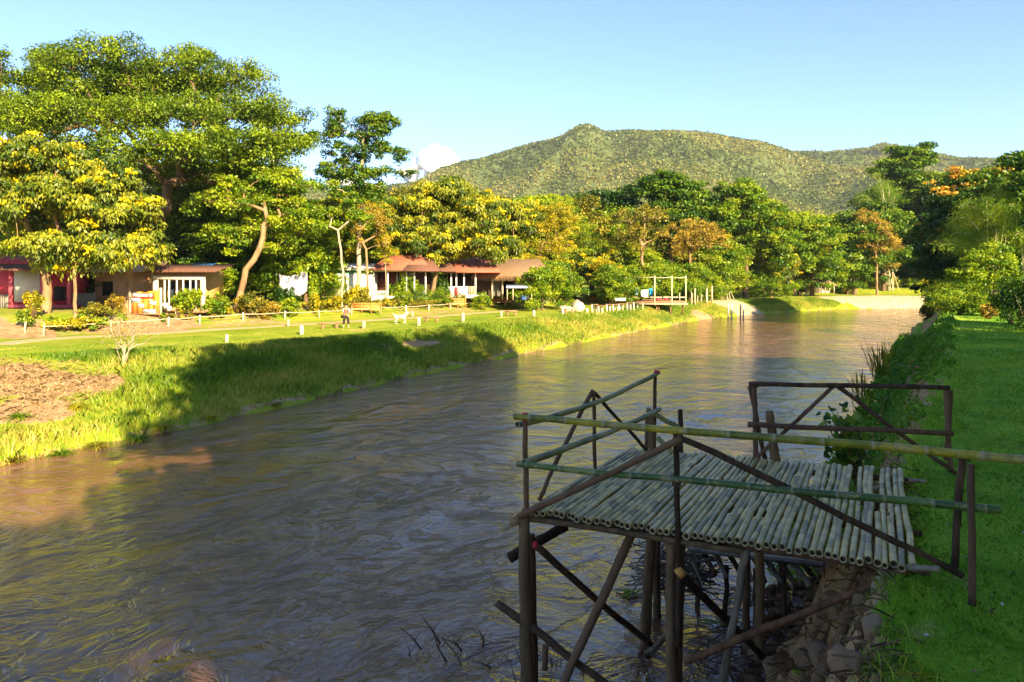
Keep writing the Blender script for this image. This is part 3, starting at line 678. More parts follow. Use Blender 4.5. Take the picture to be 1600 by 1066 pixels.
bark_o = barkmat('tree_bark_tan', (.16, .09, .045), (.42, .26, .14), 3)
bark_w = barkmat('tree_bark_pale', (.26, .19, .12), (.55, .45, .33), 4)
def clumps_from(blobs, n, shell=.55, flat=False):
    """blobs: centre xyz, radii xyz -> n clump centres, spread by volume, leaning to the outside"""
    b = np.array(blobs, float); wt = (b[:, 3] * b[:, 4] * b[:, 5]) ** (2 / 3); wt /= wt.sum(); k = rng.choice(len(b), n, p=wt)
    d = rng.normal(size=(n, 3)); d /= np.linalg.norm(d, axis=1)[:, None]; d[:, 2] = np.where(rng.random(n) < .65, np.abs(d[:, 2]), d[:, 2])
    r = shell + (1 - shell) * rng.random(n) ** .6
    r = np.where(rng.random(n) < .22, rng.random(n) * shell, r)
    return b[k, :3] + d * r[:, None] * b[k, 3:]
def skeleton(trunk, cl, r_tip, r_trunk, jit=.12):
    """limbs from the trunk's path to every clump: each joins the nearest limb that is already there"""
    T = np.array(trunk, float); seg = np.r_[0, np.cumsum(np.linalg.norm(np.diff(T, axis=0), axis=1))]
    n0 = max(6, int(seg[-1] / .8)); q = np.linspace(0, seg[-1], n0)
    nodes = np.stack([np.interp(q, seg, T[:, i]) for i in range(3)], -1)
    nodes[1:-1, :2] += rng.normal(0, r_trunk * .3, (n0 - 2, 2))
    cap = n0 + len(cl) * 7; A = np.zeros((cap, 3)); A[:n0] = nodes; par = np.full(cap, -1); par[1:n0] = np.arange(n0 - 1); n = n0
    top = nodes[-1]; order = np.argsort(np.linalg.norm(cl - top, axis=1)); lo = int(n0 * .55)
    tips = []
    for c in cl[order]:
        cand = A[lo:n]; dv = c - cand; dist = np.linalg.norm(dv, axis=1)
        cost = dist + np.clip(-dv[:, 2], 0, None) * .8 + .25 * np.linalg.norm(cand - top, axis=1)
        i = lo + int(np.argmin(cost)); p = A[i]; L = np.linalg.norm(c - p); m = int(min(6, max(2, L / 1.0))); last = i
        for s in range(1, m + 1):
            f = s / m; q = p + (c - p) * f; q = q + rng.normal(0, jit * L / m, 3) * (s < m); q[2] += .10 * L * math.sin(math.pi * f) * (s < m)
            A[n] = q; par[n] = last; last = n; n += 1
        tips.append(last)
    A = A[:n]; par = par[:n]; wgt = np.zeros(n); wgt[tips] = 1
    for i in range(n - 1, 0, -1): wgt[par[i]] += wgt[i]
    wgt[wgt == 0] = 1; ex = math.log(r_trunk / r_tip) / math.log(max(wgt[0], 2)); rad = r_tip * wgt ** ex
    rad[:n0] *= np.interp(np.arange(n0), [0, 2, n0], [1.35, 1.0, .85])
    return A, par, rad
def crown(cl, per, cr, L, W, style='leaf', up=.5, ctone=None):
    """leaf cards in flattened clumps"""
    n = len(cl); N = n * per
    sc = .65 + .7 * rng.random(n); o = rng.normal(size=(N, 3)); o /= np.linalg.norm(o, axis=1)[:, None]
    o *= (rng.random(N) ** .45)[:, None]; o[:, 2] = np.where(rng.random(N) < .6, np.abs(o[:, 2]), o[:, 2])
    R_ = np.repeat(sc, per)[:, None] * np.array(cr); pos = np.repeat(cl, per, 0) + o * R_
    ct = rng.random(n) if ctone is None else ctone
    tone = np.clip(np.repeat(.5 + (ct - .5) * .85, per) + (rng.random(N) - .5) * .38 + o[:, 2] * .14, 0, 1)
    nr = o * .8 + np.array([0, 0, up]) + rng.normal(size=o.shape) * .40
    if style == 'droop': d = np.array([0, 0, -1.0]) + o * .8 + rng.normal(size=o.shape) * .35; nr = o + rng.normal(size=o.shape) * .5 + np.array([0, -.2, .2])
    elif style == 'up': d = np.array([0, 0, 1.0]) + o * .9 + rng.normal(size=o.shape) * .35; nr = rng.normal(size=o.shape)
    else: d = rng.normal(size=o.shape) + o * .4 - np.array([0, 0, .25])
    ls = .6 + .8 * rng.random(N)
    return pos, d, nr, L * ls, W * ls, tone
def tree(name, label, cat, base, trunk, blobs, n, per, cr, L, W, pal, r_trunk, group=None, bark=None, style='leaf', up=.5, r_tip=.02, flowers=None, shell=.55, cutlow=None, parent_loc=None, extra=None):
    root = empty(name, base, label, cat, group)
    cl = clumps_from(blobs, n, shell)
    if cutlow is not None: cl = cl[cl[:, 2] > cutlow]
    A, par, rad = skeleton([base - np.array([0, 0, .3])] + list(trunk), cl, r_tip, r_trunk)
    i = np.arange(1, len(A)); m = MB(); big = rad[i] > .05
    for sel, ns in ((big, 8), (~big, 4)):
        k = i[sel]
        if len(k): m.frusta(A[par[k]], A[k], rad[par[k]] * .92 if ns == 8 else np.minimum(rad[par[k]], rad[k] * 1.4), rad[k], ns)
    m.build('trunk', bark or bark_g, root, smooth=True)
    pos, d, nr, Ls, Ws, tone = crown(cl, per, cr, L, W, style, up)
    m = MB(); m.leaves(pos, d, nr, Ls, Ws, tone); m.build('crown', PAL[pal], root)
    if flowers:
        fn, fper, fr, fs, fm = flowers; k = rng.choice(len(cl), fn)
        lift = rng.normal(size=(fn, 3)); lift[:, 2] = np.abs(lift[:, 2]); lift /= np.linalg.norm(lift, axis=1)[:, None]
        fc = cl[k] + lift * np.array(cr) * .95
        pos, d, nr, Ls, Ws, tone = crown(fc, fper, fr, fs, fs * .8, 'leaf', .4); m = MB(); m.leaves(pos, d, nr, Ls, Ws, tone); m.build('blossoms', fm, root)
    return root
def pb(lst, Y, rd=.9, dy=None):
    """blobs given in photo pixels at distance Y -> world ellipsoids"""
    out = []
    for q in lst:
        cx, cy, rx, ry = q[:4]; yy = Y + (q[4] if len(q) > 4 else 0); c = P(cx, cy, yy); s = yy / F
        out.append([*c, rx * s, max(rx, ry) * s * rd, ry * s])
    return out
def tp(lst, Y): return [P(a, b, Y + (c[0] if c else 0)) for a, b, *c in lst]

# --- the big rain tree
b = G(215, 482); Yt = 66.0; b = np.array([(215 - HX) / F * Yt, Yt, h1((215 - HX) / F * Yt, Yt)])
tree('rain_tree', 'huge spreading rain tree with a layered umbrella crown behind the cottages', 'tree', b, tp([(222, 430), (236, 385), (258, 330), (262, 290)], Yt),
     pb([(60, 132, 120, 50, 4), (190, 112, 120, 44, 0), (310, 140, 110, 48, 4), (150, 160, 120, 50, 2), (330, 190, 110, 45, 0), (250, 150, 120, 40, 5), (30, 200, 90, 50, 0), (300, 262, 120, 26, 2), (415, 280, 70, 26, 0), (215, 285, 60, 24, 4), (350, 240, 110, 30, -4), (420, 190, 75, 35, 0), (90, 190, 120, 38, -6), (240, 190, 130, 34, -3), (380, 235, 95, 30, -5), (-60, 170, 100, 60, 0), (250, 240, 120, 24, -9), (450, 232, 55, 26, 3), (100, 250, 90, 30, 6), (330, 290, 80, 25, 5), (180, 90, 40, 22, -3), (300, 95, 35, 18, 4), (385, 120, 30, 18, 2)], Yt, .8),
     980, 200, (1.25, 1.25, .85), .22, .13, 'rain', .48, r_tip=.025, up=.6, shell=.4)
# --- flowering cassias on the left
def cassia(base, trunk, blobs, n, label, r, group='yellow flowering cassia trees', fl=90, per=150, Lf=.42):
    return tree('cassia_tree', label, 'tree', base, trunk, blobs, n, per, (.95, .95, .55), Lf, .12, 'cass', r, group, bark=bark_o, style='droop', flowers=(fl, 34, (.38, .38, .30), .19, FLW))
b = G(70, 489); Y0 = b[1]
cassia(b, tp([(75, 450), (72, 420), (68, 390)], Y0), pb([(55, 265, 75, 50), (110, 335, 105, 65), (20, 330, 70, 48), (190, 350, 50, 65, 1), (20, 290, 60, 70), (120, 395, 110, 28), (160, 300, 50, 50), (-40, 315, 60, 65), (100, 402, 50, 16), (180, 395, 60, 24)], Y0, .75), 400, 'big cassia tree full of yellow flowers in front of the pink cottage', .30, fl=270, per=190, Lf=.29)
b = G(118, 497); Y0 = b[1]
cassia(b, tp([(117, 460), (116, 430)], Y0), pb([(140, 400, 50, 22), (180, 405, 40, 20)], Y0), 34, 'slim cassia tree between the pink cottage and the beige wall', .12, fl=26, per=140, Lf=.36)
b = G(200, 486); Y0 = b[1]
cassia(b, tp([(195, 450), (205, 420), (200, 395)], Y0), pb([(215, 380, 42, 35), (190, 350, 40, 35), (235, 400, 25, 18)], Y0), 60, 'dark forked cassia tree leaning beside the welcome sign', .24, fl=40, per=190, Lf=.29)
# --- leaning tree with warm trunk
b = G(368, 486); Y0 = b[1] + 1
tree('leaning_tree', 'leaning tree with an orange lit trunk right of the wooden cottage', 'tree', b, tp([(374, 450), (388, 415), (404, 390), (412, 352)], Y0), pb([(370, 330, 70, 40), (430, 350, 60, 45), (400, 290, 60, 30), (350, 380, 40, 30), (455, 300, 50, 30)], Y0 + 2), 150, 150, (.9, .9, .5),   .24, .12, 'fresh', .26, bark=bark_o, r_tip=.02)
# --- tall open tree
Yt = 74; bx = (560 - HX) / F * Yt; b = np.array([bx, Yt, h1(bx, Yt)])
tree('tall_tree', 'tall open crowned tree standing above the white house against the sky', 'tree', b, tp([(560, 400), (562, 330), (566, 270), (568, 215)], Yt), pb([(575, 220, 32, 36), (525, 195, 14, 26), (595, 195, 28, 18), (600, 245, 42, 22), (540, 255, 32, 34), (612, 275, 34, 12), (560, 285, 40, 22), (510, 215, 25, 28), (580, 310, 40, 20), (520, 280, 30, 25)], Yt), 210, 90, (.75, .75, .5), .27, .14, 'deep', .24, bark=bark_w, up=.8, shell=.7, r_tip=.018)
# --- big yellow flowering tree in the middle
Yt = 73; bx = (676 - HX) / F * Yt; b = G(676, 474)
cassia(b, tp([(677, 450), (680, 428), (688, 395)], b[1]), pb([(690, 330, 70, 36), (740, 345, 60, 45), (640, 350, 42, 42), (690, 385, 70, 32), (755, 385, 42, 30), (700, 305, 60, 20), (665, 405, 50, 18), (620, 375, 32, 26)], b[1] + 1, .75), 400, 'broad cassia tree glowing with yellow flowers in front of the red roofs', .22, fl=330, per=170, Lf=.33)
b = G(787, 470)
cassia(b, tp([(787, 440), (792, 415), (794, 395)], b[1]), pb([(800, 360, 35, 40), (785, 395, 35, 25), (815, 335, 25, 22)], b[1]), 110, 'cassia tree with a bent orange trunk in front of the thatched roof', .2, fl=90, per=130)
b = G(908, 471)
cassia(b, tp([(903, 458), (908, 445)], b[1]), pb([(905, 420, 45, 22), (945, 420, 32, 30), (880, 428, 28, 15), (960, 440, 20, 18)], b[1]), 110, 'low wide cassia tree with orange yellow flowers behind the boulders', .2, fl=90, per=130)
# --- forked saplings in front of the white house
b = G(534, 485)
tree('sapling', 'slender forked sapling with pale bark behind the standing person', 'tree', b, tp([(535, 440), (534, 400), (531, 378), (528, 360)], b[1]), pb([(505, 335, 28, 22), (545, 320, 25, 20), (520, 300, 20, 15), (560, 345, 16, 14)], b[1]), 42, 110, (.6, .6, .32), .22, .12, 'mid', .11, 'pale saplings in front of the white house', bark=bark_w)
b = G(575, 478)
tree('sapling', 'sapling with orange twigs at the left corner of the veranda', 'tree', b, tp([(574, 440), (574, 410), (572, 390)], b[1]), pb([(575, 345, 26, 30), (598, 355, 18, 28), (555, 365, 16, 20)], b[1]), 40, 70, (.5, .5, .4), .18, .09, 'dry', .12, 'pale saplings in front of the white house', bark=bark_o)
b = G(604, 474)
tree('sapling', 'thin sapling with a lime green tuft beside the veranda railing', 'tree', b, tp([(603, 440), (602, 410)], b[1]), pb([(606, 398, 16, 16), (598, 380, 12, 12)], b[1]), 16, 90, (.45, .45, .35), .18, .1, 'lime', .05, 'pale saplings in front of the white house', bark=bark_w)
# --- the middle group
b = G(838, 471)
tree('feathery_tree', 'feathery olive and orange tree between the two yellow cassias', 'tree', b, tp([(838, 440), (842, 410), (848, 380)], b[1]), pb([(850, 360, 30, 42), (835, 410, 32, 28), (870, 395, 32, 40), (880, 350, 26, 30), (812, 415, 25, 22)], b[1], .8), 210, 130, (.7, .7, .5), .16, .09, 'lime', .16, bark=bark_o)
b = G(872, 468)
tree('feathery_tree', 'taller feathery yellow green tree behind the fence end', 'tree', b, tp([(870, 440), (872, 400), (868, 350)], b[1] + 4), pb([(905, 370, 30, 32), (895, 420, 40, 30), (870, 330, 36, 24), (920, 400, 25, 30)], b[1] + 4, .8), 190, 130, (.8, .8, .5), .18, .10, 'fresh', .18, bark=bark_o)
Yt = 118; bx = (1050 - HX) / F * Yt
tree('dark_tree', 'dark green dense tree whose crown stands highest in the middle of the far bank', 'tree', np.array([bx, Yt, h1(bx, Yt)]), tp([(1050, 400), (1045, 340)], Yt), pb([(1040, 295, 45, 22), (1010, 300, 30, 16), (1065, 310, 42, 26), (1050, 350, 60, 36), (1085, 330, 30, 25), (1040, 278, 20, 8)], Yt, .8), 260, 140, (1.3, 1.3, .65), .42, .26, 'deep', .4, up=.9)
Yt = 121; bx = (1165 - HX) / F * Yt
tree('round_tree', 'round bright green tree right of the dark tree on the far bank', 'tree', np.array([bx, Yt, h1(bx, Yt)]), tp([(1165, 420), (1160, 360)], Yt), pb([(1150, 305, 36, 24), (1170, 330, 48, 32), (1190, 350, 55, 40), (1150, 360, 50, 40), (1215, 390, 40, 35)], Yt, .8), 330, 140, (1.2, 1.2, .7), .36, .22, 'mid', .4, up=.8)
Yt = 126; bx = (1205 - HX) / F * Yt
cassia(np.array([bx, Yt, h1(bx, Yt)]), tp([(1205, 440), (1208, 410)], Yt), pb([(1210, 395, 28, 35), (1225, 420, 20, 28), (1190, 425, 22, 22)], Yt), 130, 'narrow cassia tree with yellow flowers among the green trees left of the thatched hut', .2, fl=110, per=110, Lf=.5)
# half bare trees with fans of tan twigs
def baretree(base, trunk, blobs, n, label, pal='olive', per=36, bark=None, r=.22, nm='half_bare_tree'):
    return tree(nm, label, 'tree', base, trunk, blobs, n, per, (.8, .8, .7), .26, .14, pal, r, 'half bare trees with tan twigs', bark=bark or bark_o, r_tip=.028, shell=.8)
for (px, py, Yt, bl, lab, pal) in ((1005, 455, 100, [(985, 350, 30, 22), (1015, 345, 28, 22), (1000, 375, 36, 22)], 'half bare tree with a fan of tan twigs below the dark tree', 'olive'),
                                   (1080, 455, 110, [(1075, 370, 45, 26), (1110, 380, 28, 28), (1060, 395, 30, 20)], 'wide half bare tree with orange twigs between the dark and the round tree', 'dry'),
                                   (1370, 448, 142, [(1385, 395, 24, 30), (1365, 370, 26, 28), (1355, 345, 24, 14)], 'rust brown half bare tree standing right of the thatched hut', 'dry')):
    bx = (px - HX) / F * Yt; baretree(np.array([bx, Yt, h1(bx, Yt)]), tp([(px, py - 35), (px - 2, py - 60)], Yt), pb(bl, Yt), 110, lab, pal, 50 if pal == 'olive' else 70)
# right hand giants
Yt = 158; bx = (1440 - HX) / F * Yt
tree('giant_tree', 'tallest dark tree on the right with a ragged top reaching above the hills', 'tree', np.array([bx, Yt, h1(bx, Yt)]), tp([(1440, 400), (1430, 330), (1428, 285)], Yt), pb([(1425, 255, 40, 20), (1400, 275, 38, 24), (1435, 295, 42, 28), (1385, 315, 45, 22), (1430, 340, 55, 30), (1450, 232, 12, 10), (1405, 240, 18, 10), (1450, 380, 60, 45)], Yt, .8), 380, 150, (1.9, 1.9, .85), .50, .30, 'deep', .7, up=.9)
Yt = 92; bx = (1540 - HX) / F * Yt
tree('blossom_tree', 'large tree with pale orange blossom on top behind the right hand bamboo', 'tree', np.array([bx, Yt, h1(bx, Yt)]), tp([(1540, 400), (1530, 330)], Yt), pb([(1520, 290, 50, 22), (1565, 285, 30, 20), (1500, 320, 50, 26), (1550, 340, 55, 35), (1480, 370, 45, 35)], Yt, .8), 260, 120, (1.2, 1.2, .65), .36, .22, 'deep', .4, flowers=(110, 60, (1.0, 1.0, .45), .3, FLO), up=.8)
Yt = 70; bx = (1660 - HX) / F * Yt
tree('overhanging_tree', 'dark branches reaching into the picture at its upper right edge', 'tree', np.array([bx, Yt, h1(bx, Yt)]), tp([(1650, 400), (1640, 320)], Yt), pb([(1600, 258, 32, 16), (1620, 285, 45, 25), (1650, 320, 60, 40)], Yt, .8), 120, 130, (1.1, 1.1, .5), .34, .2, 'deep', .35)
b = np.array([(1555 - HX) / F * 66, 66, 0]); b[2] = h1(b[0], b[1])
tree('young_tree', 'young yellow green tree at the far end of the right lawn', 'tree', b, tp([(1553, 455), (1556, 435)], 66), pb([(1540, 415, 42, 22), (1570, 440, 36, 16), (1510, 435, 30, 15), (1555, 395, 25, 14)], 66, .8), 150, 120, (.75, .75, .35), .2, .12, 'fresh', .16, up=.9)

# --- reusable kinds for the woods behind
def kind_tree(name, cat, h, rad, n, per, cr, L, W, pal, bark=None, tall=1.0, flowers=None, style='leaf'):
    z0 = h * .30; bl = [[0, 0, h * .58, rad, rad, h * .38], [rad * .35, 0, h * .34, rad * .85, rad * .85, h * .28], [-rad * .4, rad * .2, h * .32, rad * .8, rad * .8, h * .26], [0, -rad * .3, h * .8, rad * .6, rad * .6, h * .18]]
    return tree(name, 'kind', cat, np.zeros(3), [np.array([0, 0, z0 * .5]), np.array([.1, 0, z0]), np.array([0, .1, h * .5])], bl, n, per, cr, L, W, pal, h * .022, None, bark, style, flowers=flowers, up=.8)
K_ = {
 'a': kind_tree('broadleaf_tree', 'tree', 13, 4.6, 150, 110, (1.15, 1.15, .65), .38, .22, 'mid'),
 'b': kind_tree('broadleaf_tree', 'tree', 12, 4.4, 150, 110, (1.1, 1.1, .6), .34, .2, 'fresh'),
 'c': kind_tree('broadleaf_tree', 'tree', 14, 5.0, 160, 110, (1.3, 1.3, .65), .40, .24, 'deep'),
 'd': kind_tree('broadleaf_tree', 'tree', 11, 4.4, 140, 110, (1.1, 1.1, .55), .34, .18, 'lime'),
 'e': kind_tree('broadleaf_tree', 'tree', 12, 4.2, 130, 100, (1.1, 1.1, .6), .34, .18, 'olive'),
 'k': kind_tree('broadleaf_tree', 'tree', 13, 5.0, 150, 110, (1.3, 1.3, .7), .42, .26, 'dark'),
 'f': kind_tree('bushy_tree', 'tree', 6, 3.4, 120, 110, (.9, .9, .6), .26, .15, 'fresh'),
 'g': kind_tree('bushy_tree', 'tree', 6, 3.4, 120, 110, (.9, .9, .6), .26, .15, 'mid'),
}
used = set()
def place(k, px, Y, s, label, group, sz=1.0, at=None):
    src = K_[k]
    if k in used: o = copy_tree(src)
    else: o = src; used.add(k)
    x = (px - HX) / F * Y
    if at is not None: x, Y = at
    o.location = (x, Y, h1(x, Y) - .15); o.scale = (s, s, s * sz); o.rotation_euler = (0, 0, rng.uniform(0, 6.3))
    o['label'] = label; o['group'] = group; return o
WB = 'trees of the wood behind the houses'
CN = {'a': 'mid green', 'b': 'bright green', 'c': 'deep green', 'd': 'yellow green', 'e': 'olive', 'k': 'dark shaded', 'f': 'low bright green', 'g': 'low leafy green'}
def wood(rows, where, group):
    for (k, px, Y, s, sz) in rows: place(k, px, Y, s, CN[k] + ' tree ' + where, group, sz)
wood([('c', -60, 90, 1.3, 1), ('a', 40, 92, 1.2, 1), ('c', 130, 96, 1.2, 1), ('e', 250, 90, 1.1, 1), ('c', 180, 80, .9, .8)], 'filling the gap under the rain tree crown', WB)
wood([('c', 300, 74, .85, 1), ('a', 345, 78, .95, 1), ('e', 395, 86, 1.15, 1), ('b', 440, 80, .95, 1), ('b', 478, 72, .75, 1.1), ('d', 505, 88, 1.05, 1), ('c', 325, 70, .6, .9)], 'between the rain tree and the tall open tree', WB)
wood([('b', 535, 90, 1.0, 1), ('d', 600, 94, 1.1, 1), ('a', 560, 100, 1.15, 1), ('e', 640, 100, 1.2, 1), ('b', 620, 84, .8, 1)], 'behind the white house', WB)
wood([('a', 690, 108, 1.25, 1), ('e', 760, 104, 1.2, 1), ('d', 800, 112, 1.25, 1), ('b', 840, 108, 1.2, 1)], 'behind the red and thatched roofs', WB)
wood([('e', 900, 110, 1.2, 1), ('b', 935, 116, 1.1, 1), ('k', 960, 124, 1.3, 1), ('k', 925, 130, 1.3, 1), ('b', 885, 125, 1.35, 1), ('a', 980, 120, 1.1, 1)], 'between the feathery trees and the dark tree', WB)
wood([('b', 1000, 104, .75, .9), ('d', 950, 98, .6, .9), ('a', 1110, 120, 1.2, 1), ('b', 1130, 120, .9, .9), ('k', 1095, 128, 1.4, 1), ('e', 1125, 120, .8, 1)], 'beside and below the dark tree', WB)
wood([('b', 1240, 136, 1.3, 1), ('a', 1270, 135, 1.2, .95), ('d', 1250, 142, 1.2, 1), ('a', 1310, 152, 1.2, 1), ('b', 1290, 150, 1.3, 1), ('c', 1335, 145, 1.15, 1), ('a', 1325, 146, .9, 1)], 'around and behind the thatched hut', WB)
RB = 'trees of the wood on the right bank'
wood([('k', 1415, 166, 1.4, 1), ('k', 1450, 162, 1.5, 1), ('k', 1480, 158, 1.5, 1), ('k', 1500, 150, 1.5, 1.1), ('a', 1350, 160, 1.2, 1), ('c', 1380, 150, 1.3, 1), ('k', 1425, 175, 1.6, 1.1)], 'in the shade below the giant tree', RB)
wood([('k', 1505, 90, 1.0, 1), ('k', 1560, 88, 1.05, 1), ('c', 1600, 82, 1.0, 1), ('k', 1640, 80, 1.1, 1), ('k', 1530, 90, 1.0, 1)], 'behind the bamboo on the right bank', RB)
# far rows that close the horizon
for q, (px, Y, s) in enumerate([(x, 175 + 50 * rng.random(), 1.25 + .3 * rng.random()) for x in np.linspace(-250, 1760, 56)]):
    k = 'acbead'[q % 6]
    place(k, px, Y, s, 'far ' + CN[k] + ' tree in the row at the foot of the hills', 'trees at the foot of the hills', .9)
# understorey bushes along the back
UB = 'bushes at the foot of the wood'
for q, px in enumerate(np.r_[np.linspace(275, 500, 9), np.linspace(960, 1232, 15)]):
    Y = 73 + 2 * (q % 3) if px < 600 else np.interp(px, [960, 1090, 1160, 1310], [84, 99, 110, 131]) + 10 + 4 * (q % 3)
    place('fg'[q % 2], px, Y, (.62 if px < 600 else .8) + .15 * rng.random(), CN['fg'[q % 2]] + (' bush between the cottages' if px < 600 else ' bush behind the wooden deck and posts'), UB)
VB = 'young trees and bushes in front of the houses'
for (k, px, Y, s, sz, lab) in (('f', 628, 73, .28, 1.0, 'bright bush in front of the veranda'), ('g', 660, 76, .30, 1.2, 'green young tree between the two brown roofs'), ('g', 690, 77, .28, 1.3, 'green young tree left of the white balustrade'), ('f', 752, 79, .30, 1.0, 'bright bush where the red and thatched roofs meet'), ('f', 848, 80, .75, 1.1, 'bright young tree at the right end of the thatched roof'), ('g', 872, 84, .80, 1.1, 'leafy young tree behind the upright posts'), ('f', 330, 62, .55, 1.1, 'bright young tree at the right corner of the wooden cottage'), ('f', 425, 74, .7, 1.2, 'bright young tree left of the lilac sheet'), ('g', 150, 63, .5, 1.0, 'leafy young tree in front of the peach wall')):
    place(k, px, Y, s, lab, VB, sz)
# tall trees on the right bank beside the viewpoint: they shade the lawn, the platform and the near water
SB = 'shade trees beside the viewpoint'
for (x, y, k, H) in ((14, 1, 'c', 24), (21, 6, 'a', 23), (15, -4, 'c', 24), (27, 11, 'c', 19), (13, -12, 'c', 16), (6, -25, 'c', 19), (11, -21, 'a', 18), (-4, -28, 'a', 18), (27, 20, 'a', 16), (33, 26, 'c', 12), (40, 33, 'a', 11), (33, 13, 'a', 18)):
    s = H / {'a': 12.6, 'c': 13.6, 'k': 12.6}[k]
    place(k, 0, 0, s, 'tall ' + CN[k] + ' tree on the right bank beside the viewpoint', SB, 1.0, (x, y))
for o in [q for q in COL.objects if q.get('label') == 'kind']:
    for c in list(o.children): bpy.data.objects.remove(c)
    bpy.data.objects.remove(o)

# ------------------------------------------------------------ cottages
def bx(name, x0, x1, y0, y1, Y, dep, mat, parent=None, tone=.5):
    """a box whose front face spans photo pixels x0..x1, y0 (top)..y1 at distance Y"""
    a = P(x0, y1, Y); b = P(x1, y0, Y); m = MB(); m.box([(a[0] + b[0]) / 2, Y + dep / 2, (a[2] + b[2]) / 2], (abs(b[0] - a[0]), dep, abs(b[2] - a[2])), tone=tone)
    return m.build(name, mat, parent)
def bars(name, xs, y0, y1, Y, wpx, dep, mat, parent, rail=True):
    m = MB()
    for x in xs:
        a = P(x - wpx / 2, y1, Y); b = P(x + wpx / 2, y0, Y); m.box([(a[0] + b[0]) / 2, Y + dep / 2, (a[2] + b[2]) / 2], (b[0] - a[0], dep, b[2] - a[2]))
    if rail:
        for yy in (y0, y1 - 1.2):
            a = P(xs[0] - wpx, yy + .9, Y - .012); b = P(xs[-1] + wpx, yy - .3, Y - .012); m.box([(a[0] + b[0]) / 2, Y + dep / 2, (a[2] + b[2]) / 2], (b[0] - a[0], dep + .024, b[2] - a[2]))
    return m.build(name, mat, parent)
def slab_roof(name, px0, px1, pyf, pyb, Yf, Yb, th, mat, parent, ridges=0, wavy=0.0):
    """a pitched sheet from the eaves line (front) to the ridge line (back), corrugated if asked"""
    n = max(2, ridges * 4 + 1); a = [P(q, pyf, Yf) for q in np.linspace(px0, px1, n)]
    c = [np.array([p[0], Yb, CZ - (pyb - HY) / F * Yb]) for p in a]
    off = (np.arange(n) % 4 < 2) * wavy
    T = np.array([p + [0, 0, o] for p, o in zip(a, off)] + [p + [0, 0, o] for p, o in zip(c, off)]); Bt = T - [0, 0, th]
    V = np.concatenate([T, Bt]); i = np.arange(n - 1); N2 = 2 * n
    f = [np.stack([i, i + 1, n + i + 1, n + i], -1), np.stack([N2 + i + 1, N2 + i, N2 + n + i, N2 + n + i + 1], -1), np.stack([N2 + i, N2 + i + 1, i + 1, i], -1), np.stack([n + i, n + i + 1, N2 + n + i + 1, N2 + n + i], -1), [[0, n, N2 + n, N2], [n - 1, N2 + n - 1, N2 + 2 * n - 1, 2 * n - 1]]]
    m = MB()
    m.add(V, [np.concatenate([np.asarray(q) for q in f])]); return m.build(name, mat, parent)
pink = plain('pink_paint', (.62, .10, .14), .6); redp = plain('red_paint', (.62, .045, .06), .6); white = plain('white_paint', (.80, .78, .74), .6, .06)
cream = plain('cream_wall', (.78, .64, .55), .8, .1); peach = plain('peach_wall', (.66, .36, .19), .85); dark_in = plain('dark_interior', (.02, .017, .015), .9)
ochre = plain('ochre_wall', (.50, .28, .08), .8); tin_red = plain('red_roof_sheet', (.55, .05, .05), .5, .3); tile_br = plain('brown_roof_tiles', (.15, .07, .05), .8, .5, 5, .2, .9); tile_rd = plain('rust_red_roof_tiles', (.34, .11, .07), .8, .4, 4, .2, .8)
plank_br = barkmat('plank_brown', (.16, .08, .04), (.40, .23, .12), 6); thatch = barkmat('thatch_straw', (.11, .065, .035), (.34, .21, .12), 14); blue_t = plain('blue_tarp', (.03, .16, .42), .45); grey_w = plain('grey_board', (.22, .20, .17), .8)
bamb_post = plain('bamboo_post_pale', (.62, .50, .33), .6, .2); orange_b = barkmat('orange_bamboo', (.42, .15, .03), (.72, .34, .09), 8); green_t = plain('green_trim', (.06, .22, .12), .5); glass = NT('window_glass').prin((.04, .05, .06), .08, .6)
def house(px, py, Y, name, label, cat='house'):
    x = (px - HX) / F * Y; return empty(name, (x, Y, h1(x, Y)), label, cat)
# pink cottage
Y = 57.0; r = house(60, 482, Y, 'cottage', 'small cottage with pink frame, white and red walls and a red roof')
bx('wall', -14, 107, 424, 478, Y + 1.5, 3.2, redp, r)
bx('panel', 20, 62, 424, 472, Y + 1.42, .06, cream, r); bx('panel', 62, 72, 430, 472, Y + 1.42, .06, pink, r)
for x0, x1 in ((13, 19), (72, 78), (105, 110)): bx('post', x0, x1, 420, 484, Y, .22, pink, r)
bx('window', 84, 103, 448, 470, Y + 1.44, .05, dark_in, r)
bx('deck', 12, 112, 477, 482, Y - .2, 1.68, pink, r); bx('beam', -20, 112, 419, 424, Y - .05, .15, pink, r)
bars('under_lattice', np.arange(84, 112, 4), 482.5, 487, Y, 1.6, .1, white, r, False)
slab_roof('roof', -30, 96, 422, 403, Y - .8, Y + 2.8, .09, tile_br, r, 26, .05); slab_roof('ridge_sheet', -34, 84, 411.5, 400, Y + .8, Y + 3, .10, tin_red, r, 22, .06)
slab_roof('roof', -30, 92, 402, 412, Y + 3.02, Y + 6, .09, tin_red, r)
f_ = empty('picket_fence', P(125, 485, 58.2), 'grey picket fence to the right of the pink cottage', 'fence'); bars('pickets', np.arange(112, 148, 3.2), 459, 487, 58.2, 2.2, .04, grey_w, f_)
bars('posts', [112, 146], 457, 490, 58.28, 3.0, .08, grey_w, f_, False)
f_ = empty('picket_fence', P(4, 485, 58.2), 'grey picket fence at the left picture edge beside the pink cottage', 'fence'); bars('pickets', np.arange(-20, 12, 3.2), 461, 487, 58.2, 2.2, .04, grey_w, f_)
bars('posts', [-19, 11], 459, 490, 58.28, 3.0, .08, grey_w, f_, False)
